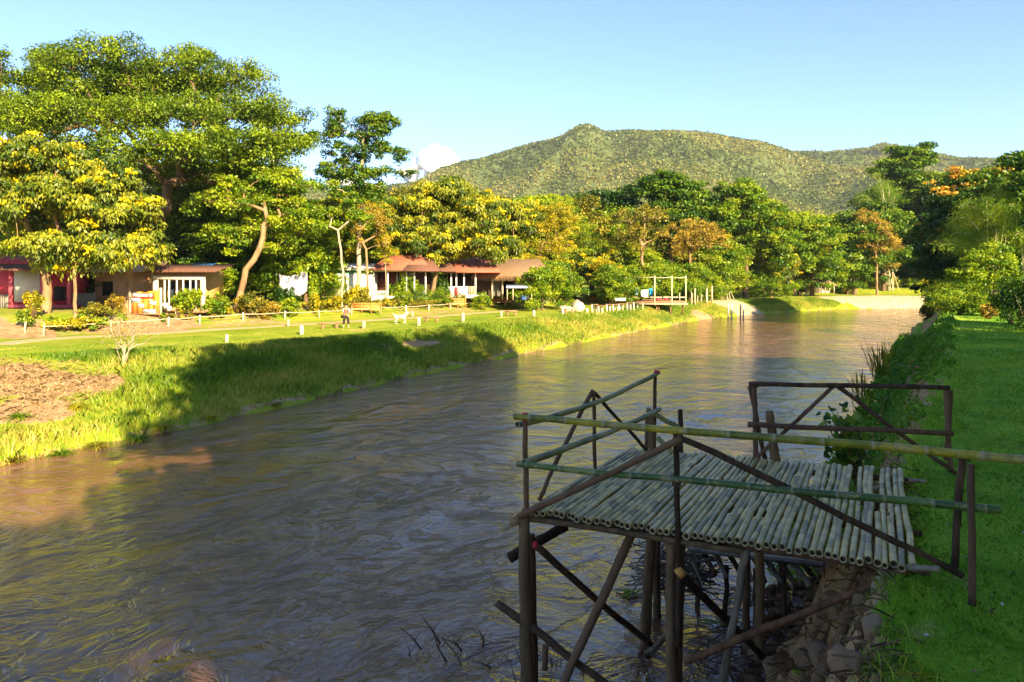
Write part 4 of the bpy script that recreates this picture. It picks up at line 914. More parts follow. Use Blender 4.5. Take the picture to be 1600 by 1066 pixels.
# peach wall house
Y = 61.0; r = house(170, 480, Y, 'house', 'peach coloured house with a sloping tin eave behind the forked tree')
bx('wall', 148, 236, 424, 484, Y, 4.5, peach, r); slab_roof('roof', 130, 240, 424, 408, Y - .7, Y + 2.2, .10, plain('tan_tin_roof', (.52, .33, .20), .6), r, 12, .04); slab_roof('roof', 130, 240, 408, 424, Y + 2.22, Y + 5.3, .1, tile_br, r)
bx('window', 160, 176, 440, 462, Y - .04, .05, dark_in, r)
# wooden cottage with a porch
Y = 56.5; r = house(280, 488, Y, 'cottage', 'wooden cottage with a pale framed glass porch and a blue tarp on its brown roof')
bx('wall', 236, 322, 424, 487, Y + 1.6, 3.5, ochre, r); bx('porch_floor', 236, 324, 484, 489, Y - .1, 1.7, plank_br, r)
for x0, x1 in ((239, 246), (313, 320)): bx('post', x0, x1, 437, 486, Y, .2, cream, r)
bx('beam', 239, 320, 431, 437, Y - .01, .22, cream, r)
for x in (256, 263, 275, 285, 296, 305): bx('window_post', x, x + 2, 437, 484, Y + .04, .08, white, r)
for x0, x1 in ((265, 274), (288, 295), (298, 304)): bx('window', x0, x1, 440, 470, Y + 1.5, .06, glass, r)
bx('gable_board', 240, 320, 424, 431, Y + .06, .1, plain('brown_board', (.22, .12, .06), .8), r)
slab_roof('roof', 226, 336, 424, 413, Y - .7, Y + 3.2, .10, tile_br, r, 18, .04); slab_roof('roof', 226, 336, 413, 422, Y + 3.22, Y + 6, .1, tile_br, r)
slab_roof('tarp', 292, 328, 417.5, 411.3, Y + 1.8, Y + 3.3, .05, blue_t, r)
# white house with veranda and brown roof
Y = 76.0; r = house(570, 470, Y, 'house', 'white house with a veranda, white railings and dark brown hipped roof')
bx('wall', 508, 583, 428, 462, Y, 5, white, r); bx('fascia', 500, 586, 418, 422.5, Y - .5, .12, white, r); slab_roof('roof', 500, 586, 419, 412, Y - .6, Y + 3, .1, plain('pale_roof_sheet', (.55, .5, .5), .5), r, 14, .04)
bx('window', 517, 529, 430, 441, Y - .04, .05, glass, r); bx('trim', 520, 560, 424, 427, Y - .1, .1, green_t, r)
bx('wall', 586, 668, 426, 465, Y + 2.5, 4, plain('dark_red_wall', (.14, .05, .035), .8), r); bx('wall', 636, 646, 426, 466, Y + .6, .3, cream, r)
bx('veranda_floor', 574, 668, 463, 467, Y - .3, 2.9, white, r); bx('step', 570, 606, 468, 472, Y - .9, .5, white, r); bx('step', 572, 604, 465, 468, Y - .55, .35, white, r)
for x in (583, 605, 634, 646.5, 664): bx('post', x, x + 1.8, 425, 466, Y - .2, .12, white, r)
bars('railing', np.arange(586, 606, 2.6), 455, 463, Y - .15, 1.1, .06, white, r); bars('railing', np.arange(648, 665, 4.2), 456, 463, Y - .15, .9, .06, white, r)
bx('window', 621, 628, 428, 446, Y + 2.4, .06, glass, r); bx('window_frame', 619.5, 621, 427, 447, Y + 2.36, .1, white, r); bx('window_frame', 628, 629.5, 427, 447, Y + 2.36, .1, white, r)
bx('beam', 582, 670, 421, 424.5, Y - .4, .14, cream, r)
def hip(name, px0, px1, pe, pr, Yf, Yb, inset, mat, parent):
    a = P(px0, pe, Yf); b = P(px1, pe, Yf); zr = CZ - (pr - HY) / F * ((Yf + Yb) / 2); ym = (Yf + Yb) / 2; w_ = b[0] - a[0]
    V = [[a[0], Yf, a[2]], [b[0], Yf, a[2]], [b[0], Yb, a[2]], [a[0], Yb, a[2]], [a[0] + w_ * inset, ym, zr], [b[0] - w_ * inset, ym, zr], [a[0], Yf, a[2] - .12], [b[0], Yf, a[2] - .12], [b[0], Yb, a[2] - .12], [a[0], Yb, a[2] - .12]]
    m = MB(); m.add(V, [[[0, 1, 5, 4], [2, 3, 4, 5], [7, 6, 9, 8], [6, 7, 1, 0], [7, 8, 2, 1], [8, 9, 3, 2], [9, 6, 0, 3]], [[1, 2, 5], [3, 0, 4]]]); return m.build(name, mat, parent)
hip('roof', 576, 674, 421, 393, Y - .8, Y + 7, .30, tile_rd, r); hip('roof', 628, 684, 422.5, 402, Y - 1.1, Y + 5, .25, tile_br, r)
# red roofed house
Y = 80.0; r = house(715, 468, Y, 'house', 'open fronted house with rust red roof, white posts and a white balustrade')
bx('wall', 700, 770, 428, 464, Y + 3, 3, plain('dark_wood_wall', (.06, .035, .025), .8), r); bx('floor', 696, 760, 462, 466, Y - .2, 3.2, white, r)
for x in (704, 712, 724, 742): bx('post', x, x + 2, 424, 463, Y - .1, .14, white, r)
bars('railing', np.arange(700, 732, 2.2), 448, 461.5, Y - .16, 1.2, .06, white, r); bars('railing', np.arange(734, 745, 2.4), 448, 461.5, Y - .16, 1.2, .06, bamb_post, r)
bx('counter', 717, 728, 451, 461, Y - .26, .06, white, r)
hip('roof', 690, 782, 424.5, 401, Y - 1.0, Y + 7, .2, tile_rd, r); hip('side_roof', 672, 712, 423, 410, Y - 1.6, Y + 3, .3, tile_br, r)
m = MB(); a = P(711, 461, Y - .3); b = P(715.5, 449, Y - .3); m.box((a + b) / 2, (b[0] - a[0], .05, b[2] - a[2])); tag(m.build('cloth', redp), 'bright red cloth hanging over the white balustrade', 'cloth')
# thatched shelter
Y = 82.0; r = house(800, 466, Y, 'thatched_shelter', 'long open shelter with a shaggy brown thatched roof and pale posts', 'shelter')
hip('roof', 736, 866, 433, 405, Y - 1.2, Y + 6, .16, thatch, r)
m = MB(); 
for k in range(900):
    q = rng.uniform(737, 865); a = P(q, 432 + rng.normal(0, .4), Y - 1.22 + .05 * rng.random()); m.tube([a, a + [rng.normal(0, .05), -.03, -rng.uniform(.15, .55)]], [.02, .006], 3, tone=rng.random(), cap=False)
m.build('thatch_fringe', thatch, r)
for x in (741, 768, 784, 806, 836, 857): bx('post', x, x + 2.3, 431, 468, Y - .1, .14, bamb_post, r)
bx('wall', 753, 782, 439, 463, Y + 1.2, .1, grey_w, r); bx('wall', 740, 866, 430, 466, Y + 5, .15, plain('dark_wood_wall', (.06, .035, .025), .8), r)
lamp = empty('hanging_lamp', P(761.5, 435, Y - .5), 'green enamel lamp shade hanging under the thatched eave', 'lamp')
m = MB(); m.tube([P(761.5, 433, Y - .5), P(761.5, 436, Y - .5), P(761.5, 439, Y - .5)], [.03, .10, .25], 12); m.build('lamp_shade', green_t, lamp); m = MB(); m.tube([P(761.5, 429, Y - .5), P(761.5, 433, Y - .5)], .012, 5); m.build('cord', dark_in, lamp)
st = empty('market_stall', P(812, 467, 79), 'stall with a pale blue grey awning in front of the thatched shelter', 'stall')
slab_roof('awning', 791, 832, 450, 445, 78.2, 80, .04, plain('blue_grey_awning', (.42, .50, .62), .6), st, 10, .03)
for x in (792, 801, 830): bx('post', x, x + 1.2, 449, 469, 78.4, .06, bamb_post, st)
bx('table', 803, 828, 461, 468, 78.8, .8, plain('dark_cloth', (.05, .045, .07), .8), st); bx('blue_box', 815, 822, 462, 469, 78.4, .3, plain('blue_plastic', (.08, .16, .5), .5), st)
# thatched hut far on the bend
Y = 134.0; r = house(1290, 456, Y, 'thatched_hut', 'little thatched hut with cream walls standing at the river bend', 'hut')
bx('wall', 1275, 1295, 444, 458, Y, 2.6, cream, r)
def pyr(px0, px1, pe, pt, Yf, Yb, mat, parent, name='roof'): return hip(name, px0, px1, pe, pt, Yf, Yb, .42, mat, parent)
pyr(1271, 1309, 445.5, 432.5, Y - .9, Y + 3.6, thatch, r); hip('roof_cap', 1283, 1300, 437, 427.5, Y + .2, Y + 2.4, .3, thatch, r)
for x in (1275, 1283, 1289, 1296, 1303): bx('post', x, x + .9, 444, 458, Y - .7, .1, bamb_post, r)
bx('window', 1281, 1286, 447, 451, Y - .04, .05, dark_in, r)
r = house(1255, 455, 137.0, 'lean_to', 'small lean to with a reddish thatch left of the hut at the bend', 'shed')
slab_roof('roof', 1247, 1262, 446, 438, 136.5, 139, .12, thatch, r); 
for x in (1248, 1260): bx('post', x, x + 1, 445, 458, 137, .1, bamb_post, r)
bx('wall', 1250, 1260, 447, 457, 138, .1, plank_br, r)
# bluish laundry sheet / tarp between shrubs
m = MB(); nn = 24; tt = np.linspace(0, 1, nn); V = []
for k, (yy) in enumerate(np.linspace(0, 1, 14)):
    for t0 in tt:
        x = 436 + 44 * t0; y = 428 + 4 * math.sin(t0 * 5) + yy * (38 - 16 * abs(t0 - .75) * 1.6); V.append(P(x, y, 69.5 + .35 * math.sin(t0 * 22 + yy * 5) + .5 * yy))
i = np.arange(13)[:, None] * nn; j = np.arange(nn - 1)[None]; m.add(V, [np.stack([i + j, i + j + 1, i + nn + j + 1, i + nn + j], -1).reshape(-1, 4)])
sh = m.build('tarp_sheet', plain('pale_lilac_sheet', (.62, .60, .78), .6, .08), smooth=True); tag(sh, 'crumpled pale lilac sheet draped between the bushes left of the white house', 'tarp')
md = sh.modifiers.new('thick', 'SOLIDIFY'); md.thickness = .02

# ------------------------------------------------------------ welcome sign
sb = G(228, 493); Y = float(sb[1]); r = empty('welcome_sign', sb, 'orange wooden board lettered Welcome to in white beside the path', 'sign')
wood_or = barkmat('orange_board', (.45, .13, .02), (.80, .33, .05), 5)
for k in range(5):
    x0 = 205 + 8.6 * k; top = (458, 456, 457, 455, 454)[k]; bx('board', x0, x0 + 8.45, top, 490, Y, .05, wood_or, r, tone=(.3, .6, .45, .7, .5)[k])
for x in (201.5, 249): bx('post', x, x + 3.2, 450 if x > 240 else 456, 497, Y + .06, .14, bamb_post, r)
bx('bench_board', 203, 250, 490, 491.6, Y - .25, .5, plank_br, r); bx('red_band', 207, 240, 458.5, 467, Y - .012, .01, plain('dark_red_band', (.42, .05, .02), .7), r)
def text(s, px, py, hpx, wpx, mat, parent):
    cu = bpy.data.curves.new('lettering', 'FONT'); cu.body = s; cu.size = 1; cu.extrude = .01; cu.offset = .012
    o = bpy.data.objects.new('lettering', cu); COL.objects.link(o); bpy.context.view_layer.update(); d = o.dimensions; sx = wpx * Y / F / max(d.x, .01); sy = hpx * Y / F / max(d.y, .01)
    c = P(px, py, Y - .03); o.rotation_euler = (R(90), 0, 0); o.scale = (sx, sy, .6); o.location = Vector(c) - Vector(parent.location); o.parent = parent; cu.materials.append(mat); bpy.context.view_layer.update(); me = bpy.data.meshes.new_from_object(o.evaluated_get(bpy.context.evaluated_depsgraph_get())); q = bpy.data.objects.new('lettering', me); COL.objects.link(q); q.rotation_euler = o.rotation_euler; q.scale = o.scale; q.location = o.location; q.parent = parent; bpy.data.objects.remove(o); return q
wt = plain('white_lettering', (.85, .85, .82), .6, .02); bk = plain('black_lettering', (.05, .04, .04), .6)
text('Welcome to', 207, 463.5, 6, 31, wt, r)
for (x0, x1, y0, y1, s) in ((204, 219, 466, 473, 'Baan'), (216, 225, 475, 481, 'Pai'), (224, 243, 484, 490, 'Resort'), (234, 244, 471, 476, '')):
    bx('white_board', x0, x1, y0, y1, Y - .05, .02, wt, r)
    if s:
        o = text(s, x0 + 1, y1 - 1.2, (y1 - y0) * .62, (x1 - x0) * .82, bk, r); o.location.y -= .05
m = MB(); c = P(232, 470, Y - .06); m.tube([c, c + [.12, 0, .05], c + [.3, 0, .04]], [.05, .1, .03], 8); m.build('green_leaf_mark', plain('light_green_mark', (.35, .62, .22), .6), r)
bb = G(268, 492); Yb_ = float(bb[1]); r = empty('trough', bb, 'pale wooden trough on legs with white pots right of the welcome sign', 'trough')
V = []; m = MB(); a = P(258, 484, Yb_); b2 = P(288, 478, Yb_)
m.tube([a, (a + b2) / 2 + [0, 0, -.12], b2], [.10, .16, .06], 10, tone=.9); m.build('hull', plank_br, r)
for x in (262, 275): m = MB(); m.tube([P(x, 483, Yb_), P(x - 1, 492, Yb_)], .04, 6); m.build('leg', bamb_post, r)
for (x, y, q) in ((258, 478, .20), (264, 483, .17)):
    m = MB(); c = P(x, y + 3, Yb_ - .3); m.tube([c, c + [0, 0, .2], c + [0, 0, .34]], [q * .6, q, q * 1.05], 12); tag(m.build('flower_pot', white), 'white flower pot beside the wooden trough, ' + ('left' if x < 260 else 'right') + ' one of two', 'pot')

# ------------------------------------------------------------ fence along the path, stumps, benches
wood_pale = barkmat('pale_fence_post', (.42, .33, .22), (.72, .62, .46), 8)
FP = [(39, 521), (68, 525), (173, 516), (263, 510), (312, 506), (380, 502), (445, 499), (499, 497), (549, 493), (594, 490), (634, 488), (670, 485.5), (704, 483), (735, 481.5), (764, 480), (790, 479), (814, 477.5), (849, 478)]
r = empty('post_fence', G(*FP[8]), 'low fence of pale posts and a thin bamboo rail behind the path', 'fence'); tops = []
for (x, y) in FP:
    g = G(x, y); hgtp = 12.5 / F * 60 * (1 if x > 100 else 1.1); m = MB(); tl = rng.normal(0, .03, 2)
    m.tube([g - [0, 0, .15], g + [tl[0] * .5, 0, hgtp * .5], g + [tl[0], tl[1], hgtp]], [.065, .06, .055], 8, tone=rng.random(), wob=.1); m.build('post', wood_pale, r); tops.append(g + [tl[0], -.06, hgtp * .82])
for k in range(1, len(tops) - 1):
    m = MB(); a, b2 = tops[k], tops[k + 1]; t3 = np.linspace(-.01, 1.01, 7)[:, None]; q = a + (b2 - a) * t3; q[:, 2] -= .05 * np.sin(np.pi * t3[:, 0]); m.tube(q, .028, 6, tone=rng.random()); m.build('rail', bamb_post, r)
SG = 'short stump posts along the bank'
for (x, y, hp_, lab) in ((354, 535, 12, 'short pale stump on the lit grass left of the shadow'), (450, 510, 11, 'thin pale stake beside the path edge'), (471, 523, 14, 'thick short stump at the left end of the bench under shade'), (568, 513, 11, 'short stump right of the standing person'), (644, 495, 8, 'thin stake behind the white dog'), (654, 509, 13, 'pale stump between the dog and the middle bench'), (723, 503, 14, 'thick pale stump right of the middle bench'), (783, 496, 10, 'pale stump at the left end of the third bench'), (834, 495, 10, 'pale stump standing alone between the third bench and boulders'), (879, 492, 9, 'small pale stump left of the boulders'), (917, 490, 8, 'small pale stump right of the boulders')):
    g = G(x, y); s = g[1] / F; m = MB(); m.tube([g - [0, 0, .1], g + [.02, 0, hp_ * s * .6], g + [.0, .02, hp_ * s]], np.array([.5, .46, .42]) * (6.5 if hp_ > 10.5 and x != 450 else 4.2) * s, 9, tone=rng.random(), wob=.12)
    tag(m.build('stump_post', wood_pale, origin=g), lab, 'post', SG)
def bench(x0, x1, y, lab, hp_=8):
    a = G(x0, y); b = G(x1, y); s = a[1] / F; H = hp_ * s; r = empty('log_bench', (a + b) / 2, lab, 'bench', 'plank benches along the bank'); d = (b - a); L = np.linalg.norm(d[:2]); an = math.atan2(d[1], d[0]); top = max(a[2], b[2]) + H
    m = MB(); c = (a + b) / 2; c[2] = top; m.box(c, (L, .32, .06), an, tone=.5); m.build('seat', plank_br, r)
    for f in (.2, .8):
        q = a + d * f; m = MB(); m.tube([[q[0], q[1], q[2] - .1], [q[0], q[1], top - .03]], [.13, .11], 9, wob=.12); m.build('leg', plank_br, r)
bench(497, 533, 514, 'plank bench on two stumps left of the standing person'); bench(661, 688, 503, 'plank bench between the white dog and the thick stump', 7); bench(789, 809, 493, 'plank bench in the sun near the path end', 6); bench(880, 897, 489, 'plank bench in front of the pale boulders', 6)
drop(902, 487, 1.15, 'large pale rounded boulder on the bank', rockmesh(3, plain('pale_boulder', (.60, .47, .32), .9, .15, 3, .2, .4), .3, 2), sq=(1, .6, .55), name='boulder', cat='boulder')
drop(886, 487, .72, 'smaller pale boulder left of the large one', rockmesh(5, plain('pale_boulder', (.6, .47, .32)), .3, 2), sq=(1, .6, .45), name='boulder', cat='boulder')
# orange bamboo planters
def planter(x0, x1, y, hp_, lab):
    a = G(x0, y); Yp = float(a[1]); r = empty('bamboo_planter', (a + G(x1, y)) / 2, lab, 'planter', 'orange bamboo planters'); 
    for k in range(3): bx('side_board', x0, x1, y - hp_ + k * hp_ / 3 + .4, y - hp_ + (k + 1) * hp_ / 3, Yp, .05, orange_b, r, tone=.3 + .2 * k)
    for x in np.linspace(x0, x1 - 1.5, 4): bx('leg', x, x + 1.5, y - hp_, y + 4.5, Yp - .07, .07, orange_b, r)
    m = MB(); n = 160; c = np.stack([rng.uniform(0, 1, n)] * 3, -1); A = P(x0, y - hp_, Yp + .3); B2 = P(x1, y - hp_, Yp + .3); c = A + c * (B2 - A) + rng.normal(0, .1, (n, 3)) + [0, 0, .12]
    m.leaves(c, rng.normal(size=(n, 3)), rng.normal(size=(n, 3)), .22, .14, rng.random(n)); m.build('leaves', PAL['olive'], r)
planter(549, 596, 485, 12, 'long orange bamboo planter in front of the white house'); planter(690, 728, 477, 11, 'orange bamboo planter below the white balustrade'); planter(766, 800, 473, 9, 'orange bamboo planter in front of the thatched shelter'); planter(920, 936, 470, 7, 'small orange bamboo planter beside the low cassia')
# ------------------------------------------------------------ deck on the far bank, tables, poles
def gpost(name, x, yt, yb, parent, mat, wpx=2.2, Yd=None, dz=.1):
    g = G(x, yb) if Yd is None else np.array([(x - HX) / F * Yd, Yd, CZ - (yb - HY) / F * Yd]); s = g[1] / F; m = MB(); m.tube([g - [0, 0, dz], g + [rng.normal(0, .03), 0, (yb - yt) * s * .5], g + [0, 0, (yb - yt) * s]], np.array([.5, .47, .42]) * wpx * s, 8, tone=rng.random(), wob=.1)
    return tag(m.build(name, mat, parent, origin=None if parent else g), None)
gd = G(1020, 484); Yd = float(gd[1]); r = empty('river_deck', gd, 'wooden deck with tall poles built out over the far bank', 'deck')
def dk(name, x0, x1, y0, y1, Y, dep, mat): return bx(name, x0, x1, y0, y1, Y, dep, mat, r)
dk('floor', 996, 1073, 471, 474.5, Yd, 4.0, plank_br); dk('edge_board', 994, 1075, 474.5, 476, Yd - .1, .1, bamb_post)
dk('rail', 990, 1072, 464, 465.5, Yd + 3.6, .1, bamb_post); dk('bench_seat', 1003, 1050, 468, 469.5, Yd + 2.6, .5, plank_br)
for x in (1023, 1050, 1071.5): gpost('pole', x, 431, 476, r, bamb_post, 2.3, Yd + .05)
for x in (983, 1062): gpost('pole', x, 433 if x < 1000 else 458, 468, r, bamb_post, 1.8, Yd + 3.5)
for x0, x1 in ((983, 1023), (1023, 1050), (1050, 1072)): m = MB(); m.tube([P(x0, 433.5, Yd + (3.5 if x0 < 1000 else 0)), P((x0 + x1) / 2, 434.4, Yd + (1.7 if x0 < 1000 else 0)), P(x1, 433, Yd)], .04, 5); m.build('cross_rope', bamb_post, r)
for x in (1003, 1026, 1030, 1048, 1066): gpost('stilt', x, 475, 484, r, plank_br, 2.5, Yd + .6, .6)
for (x0, x1) in ((1026, 1034), (1038, 1044)): dk('red_cushion', x0, x1, 466.5, 469, Yd + 1.5, .4, redp)
def hang(x0, x1, y0, y1, Y, mat, lab, name='cloth'):
    m = MB(); n = 9; V = []
    for yy in np.linspace(0, 1, 7):
        for q in np.linspace(0, 1, n): V.append(P(x0 + (x1 - x0) * (q * (1 - .12 * yy) + .06 * yy), y0 + (y1 - y0) * yy, Y + .10 * math.sin(q * 9 + yy * 2) - .25 * yy * (name == 'sheet')))
    i = np.arange(6)[:, None] * n; j = np.arange(n - 1)[None]; m.add(V, [np.stack([i + j, i + j + 1, i + n + j + 1, i + n + j], -1).reshape(-1, 4)]); o = m.build(name, mat, smooth=True)
    md = o.modifiers.new('thick', 'SOLIDIFY'); md.thickness = .03; return tag(o, lab, 'cloth')
hang(991, 996.5, 450, 461, Yd + 3.3, plain('pale_blue_cloth', (.45, .68, .85), .7), 'pale blue cloth hanging at the left end of the deck'); hang(1001, 1013, 453, 464, Yd + 3.2, white, 'bulky white cloth hanging between two blue ones', 'sheet'); hang(1014, 1019.5, 451, 461, Yd + 3.3, plain('bright_blue_cloth', (.03, .35, .75), .7), 'bright blue cloth hanging on the deck rail')
hang(960, 978, 466, 470, 92, white, 'white cloth spread over the table left of the deck', 'sheet')
gt = G(966, 476); t_r = empty('low_table', gt, 'low wooden table under a white cloth left of the deck', 'table'); bx('tabletop', 954, 983, 470, 472.5, gt[1], 1.5, plank_br, t_r)
for x in (956, 968, 980): bx('leg', x, x + 1.6, 472, 479, gt[1] + .1, .12, plank_br, t_r)
gpost('pole', 956, 431, 470, t_r, bamb_post, 1.9, float(gt[1]) + .3)
# pale figure on the deck's left
for q, (x0, x1, y) in enumerate(((925, 931, 489), (935, 941, 491), (948, 953, 489), (958, 965, 489), (967, 973, 488), (980, 985, 486.5), (990, 1004, 485.5))):
    a = G(x0, y); b = G(x1, y); s = a[1] / F; H = 13 * s; lab = 'rough log stand of pale posts, number ' + ('one', 'two', 'three', 'four', 'five', 'six', 'seven')[q] + ' from the boulders'
    r2 = empty('log_stand', (a + b) / 2, lab, 'table', 'rough log stands on the bank'); c = (a + b) / 2; c[2] += H; m = MB(); L = (x1 - x0 + 7) * s; m.box(c, (L, .5, .08), .1, tone=.4); m.build('top', plank_br, r2)
    for g in (a, b): m = MB(); m.tube([g - [0, 0, .1], g + [0, 0, H - .03]], [.10, .09], 8, tone=rng.random(), wob=.1); m.build('leg', wood_pale, r2)
    g = c + [0, .5, 0]; m = MB(); m.tube([[g[0], g[1], h1(g[0], g[1]) - .1], [g[0], g[1] , g[2] - .03]], .09, 8, tone=.6); m.build('leg', wood_pale, r2); m = MB(); m.box(g, (.35, .7, .06), .1); m.build('bracket', plank_br, r2)
for q, (x, yt, yb) in enumerate(((1095, 447, 474), (1104.5, 447, 475.5), (1112.5, 447, 473.5), (1086, 451, 478), (1080.5, 457, 477), (1090, 462, 474))):
    o = gpost('standing_post', x, yt, yb, None, wood_pale, 3.2 if q < 4 else 2.2)
    tag(o, ('left one of three thick pale posts in a row right of the deck', 'middle one of three thick pale posts in a row right of the deck', 'right one of three thick pale posts in a row right of the deck', 'slightly lower pale post left of the row of three thick posts', 'thin short post nearest the right end of the deck', 'stubby post crossing behind the lower pale post')[q], 'post', 'posts right of the deck')
g = G(1133, 468); r = empty('swing_frame', g, 'small wooden swing frame standing behind the bank at the stone ramp', 'swing'); Yg = float(g[1])
for x in (1129.5, 1136.5): gpost('post', x, 443, 468, r, bamb_post, 1.6, Yg)
bx('crossbar', 1128.5, 1137.5, 443, 444.5, Yg, .15, bamb_post, r); bx('seat', 1130, 1136, 461, 462.5, Yg, .4, plank_br, r)
for q, (x, yt, yb) in enumerate(((1138, 474, 499.5), (1143, 474, 499), (1157, 474, 499.5), (1161.5, 475, 498.5))):
    Yw = CZ * F / (yb - HY); g = np.array([(x - HX) / F * Yw, Yw, 0]); m = MB(); m.tube([g - [0, 0, .5], g + [0, 0, (yb - yt) / F * Yw]], [.12, .11], 8, tone=rng.random(), wob=.1)
    tag(m.build('river_post', wood_pale, origin=g), ('first', 'second', 'third', 'fourth')[q] + ' from the left of four bare posts standing in the river', 'post', 'posts standing in the river')
for q, (x0, x1) in enumerate(((1318, 1326), (1331, 1340))):
    g = G(x0, 459); r = empty('orange_bench', g, ('left' if q == 0 else 'right') + ' one of two orange benches beside the hut at the bend', 'bench', 'orange benches at the bend'); bx('seat', x0, x1, 455, 456, g[1], .6, orange_b, r); bx('backrest', x0, x1, 451.5, 454, g[1] + .6, .08, orange_b, r)
    for x in (x0, x1 - 1): bx('leg', x, x + 1, 455, 460, g[1] + .05, .5, orange_b, r)
o = gpost('standing_post', 1324, 441, 459, None, bamb_post, 1.6); tag(o, 'thin pale pole behind the orange benches', 'post')
for q, (x, yt, yb) in enumerate(((848, 443, 473), (853, 438, 474), (861, 442, 473), (866, 440, 472), (872, 441, 472), (880, 444, 472), (886, 443, 471))):
    tag(gpost('standing_post', x, yt, yb, None, wood_pale if q % 2 else plank_br, 2.0 + (q in (1, 3)) * 1.2), ('leftmost', 'thick', 'third', 'thickest pale', 'fifth', 'second last', 'rightmost')[q] + ' post in the row of upright posts right of the thatched shelter', 'post', 'upright posts right of the shelter')

# ------------------------------------------------------------ garden plants, reeds and creepers
def frond(m, base, d, L, wdt, droop, n=7, tone=.5, vee=.15):
    """an arching strap leaf"""
    t = np.linspace(0, 1, n); d = np.array(d, float); d /= np.linalg.norm(d); h = np.array([d[0], d[1], 0]); h /= np.linalg.norm(h) + 1e-6
    pts = base + np.outer(t * L, d) + np.outer(t ** 2 * L * droop * .5, h) - np.outer(t ** 2.2 * L * droop, [0, 0, 1]); sd = np.cross(h, [0, 0, 1.])
    wv_ = wdt * np.sin(np.pi * np.clip(t * .93 + .05, 0, 1)) ** .7 * .5
    V = np.stack([pts - np.outer(wv_, sd) + np.outer(wv_ * vee, [0, 0, 1]), pts, pts + np.outer(wv_, sd) + np.outer(wv_ * vee, [0, 0, 1])], 1).reshape(-1, 3)
    i = np.arange(n - 1)[:, None] * 3; j = np.arange(2)[None]; m.add(V, [np.stack([i + j, i + j + 1, i + 3 + j + 1, i + 3 + j], -1).reshape(-1, 4)], tone=tone)
def shrub(px, py, wpx, hpx, pal, L, label, n=None, group=None, Y=None, W=None, name='shrub', style='leaf'):
    g = G(px, py) if Y is None else np.array([(px - HX) / F * Y, Y, h1((px - HX) / F * Y, Y)]); s = g[1] / F; w_, h_ = wpx * s / 2, hpx * s; r = empty(name, g, label, 'shrub', group)
    n = n or int(min(5200, 900 * w_ * h_ / (L * 4) ** 1.0)); kcl = max(8, n // 55); per = n // kcl
    cl = clumps_from([[g[0], g[1], g[2] + h_ * .45, w_, w_ * .8, h_ * .55]], kcl, .3); cl[:, 2] = np.maximum(cl[:, 2], g[2] + .1)
    c = (w_ * .28, w_ * .28, h_ * .2); pos, d, nr, Ls, Ws, tone = crown(cl, per, c, L, W or L * .5, style, .6)
    m = MB(); m.leaves(pos, d, nr, Ls, Ws, tone); m.build('foliage', PAL[pal], r); m = MB()
    for q in cl[:26]: m.tube([g + rng.normal(0, .05, 3) * [1, 1, 0], (g + q) / 2 + rng.normal(0, .06, 3), q], [.025, .018, .008], 4)
    m.build('stem', bark_g, r); return r
def strap(px, py, hpx, n, pal, label, wdt=.22, droop=.5, name='banana_plant', cat='plant', group=None, Y=None, spread=.7, Lf=1.0, stem=True):
    g = G(px, py) if Y is None else np.array([(px - HX) / F * Y, Y, h1((px - HX) / F * Y, Y)]); s = g[1] / F; H = hpx * s; r = empty(name, g, label, cat, group); m = MB()
    for k in range(n):
        a = rng.uniform(0, 6.28); up = rng.uniform(.6, 1.4); z = g + [rng.normal(0, .06), rng.normal(0, .06), (H * .35 if stem else 0) * rng.random()]
        frond(m, z, [math.cos(a) * spread, math.sin(a) * spread, up], H * rng.uniform(.55, .85) * Lf, wdt * rng.uniform(.7, 1.2), droop * rng.uniform(.5, 1.3), tone=rng.random())
    m.build('leaves', PAL[pal], r)
    if stem: m = MB(); m.tube([g - [0, 0, .1], g + [0, 0, H * .45]], [.09, .06], 7); m.build('stem', PAL['lime'], r)
    return r
GS = 'garden shrubs along the fence'
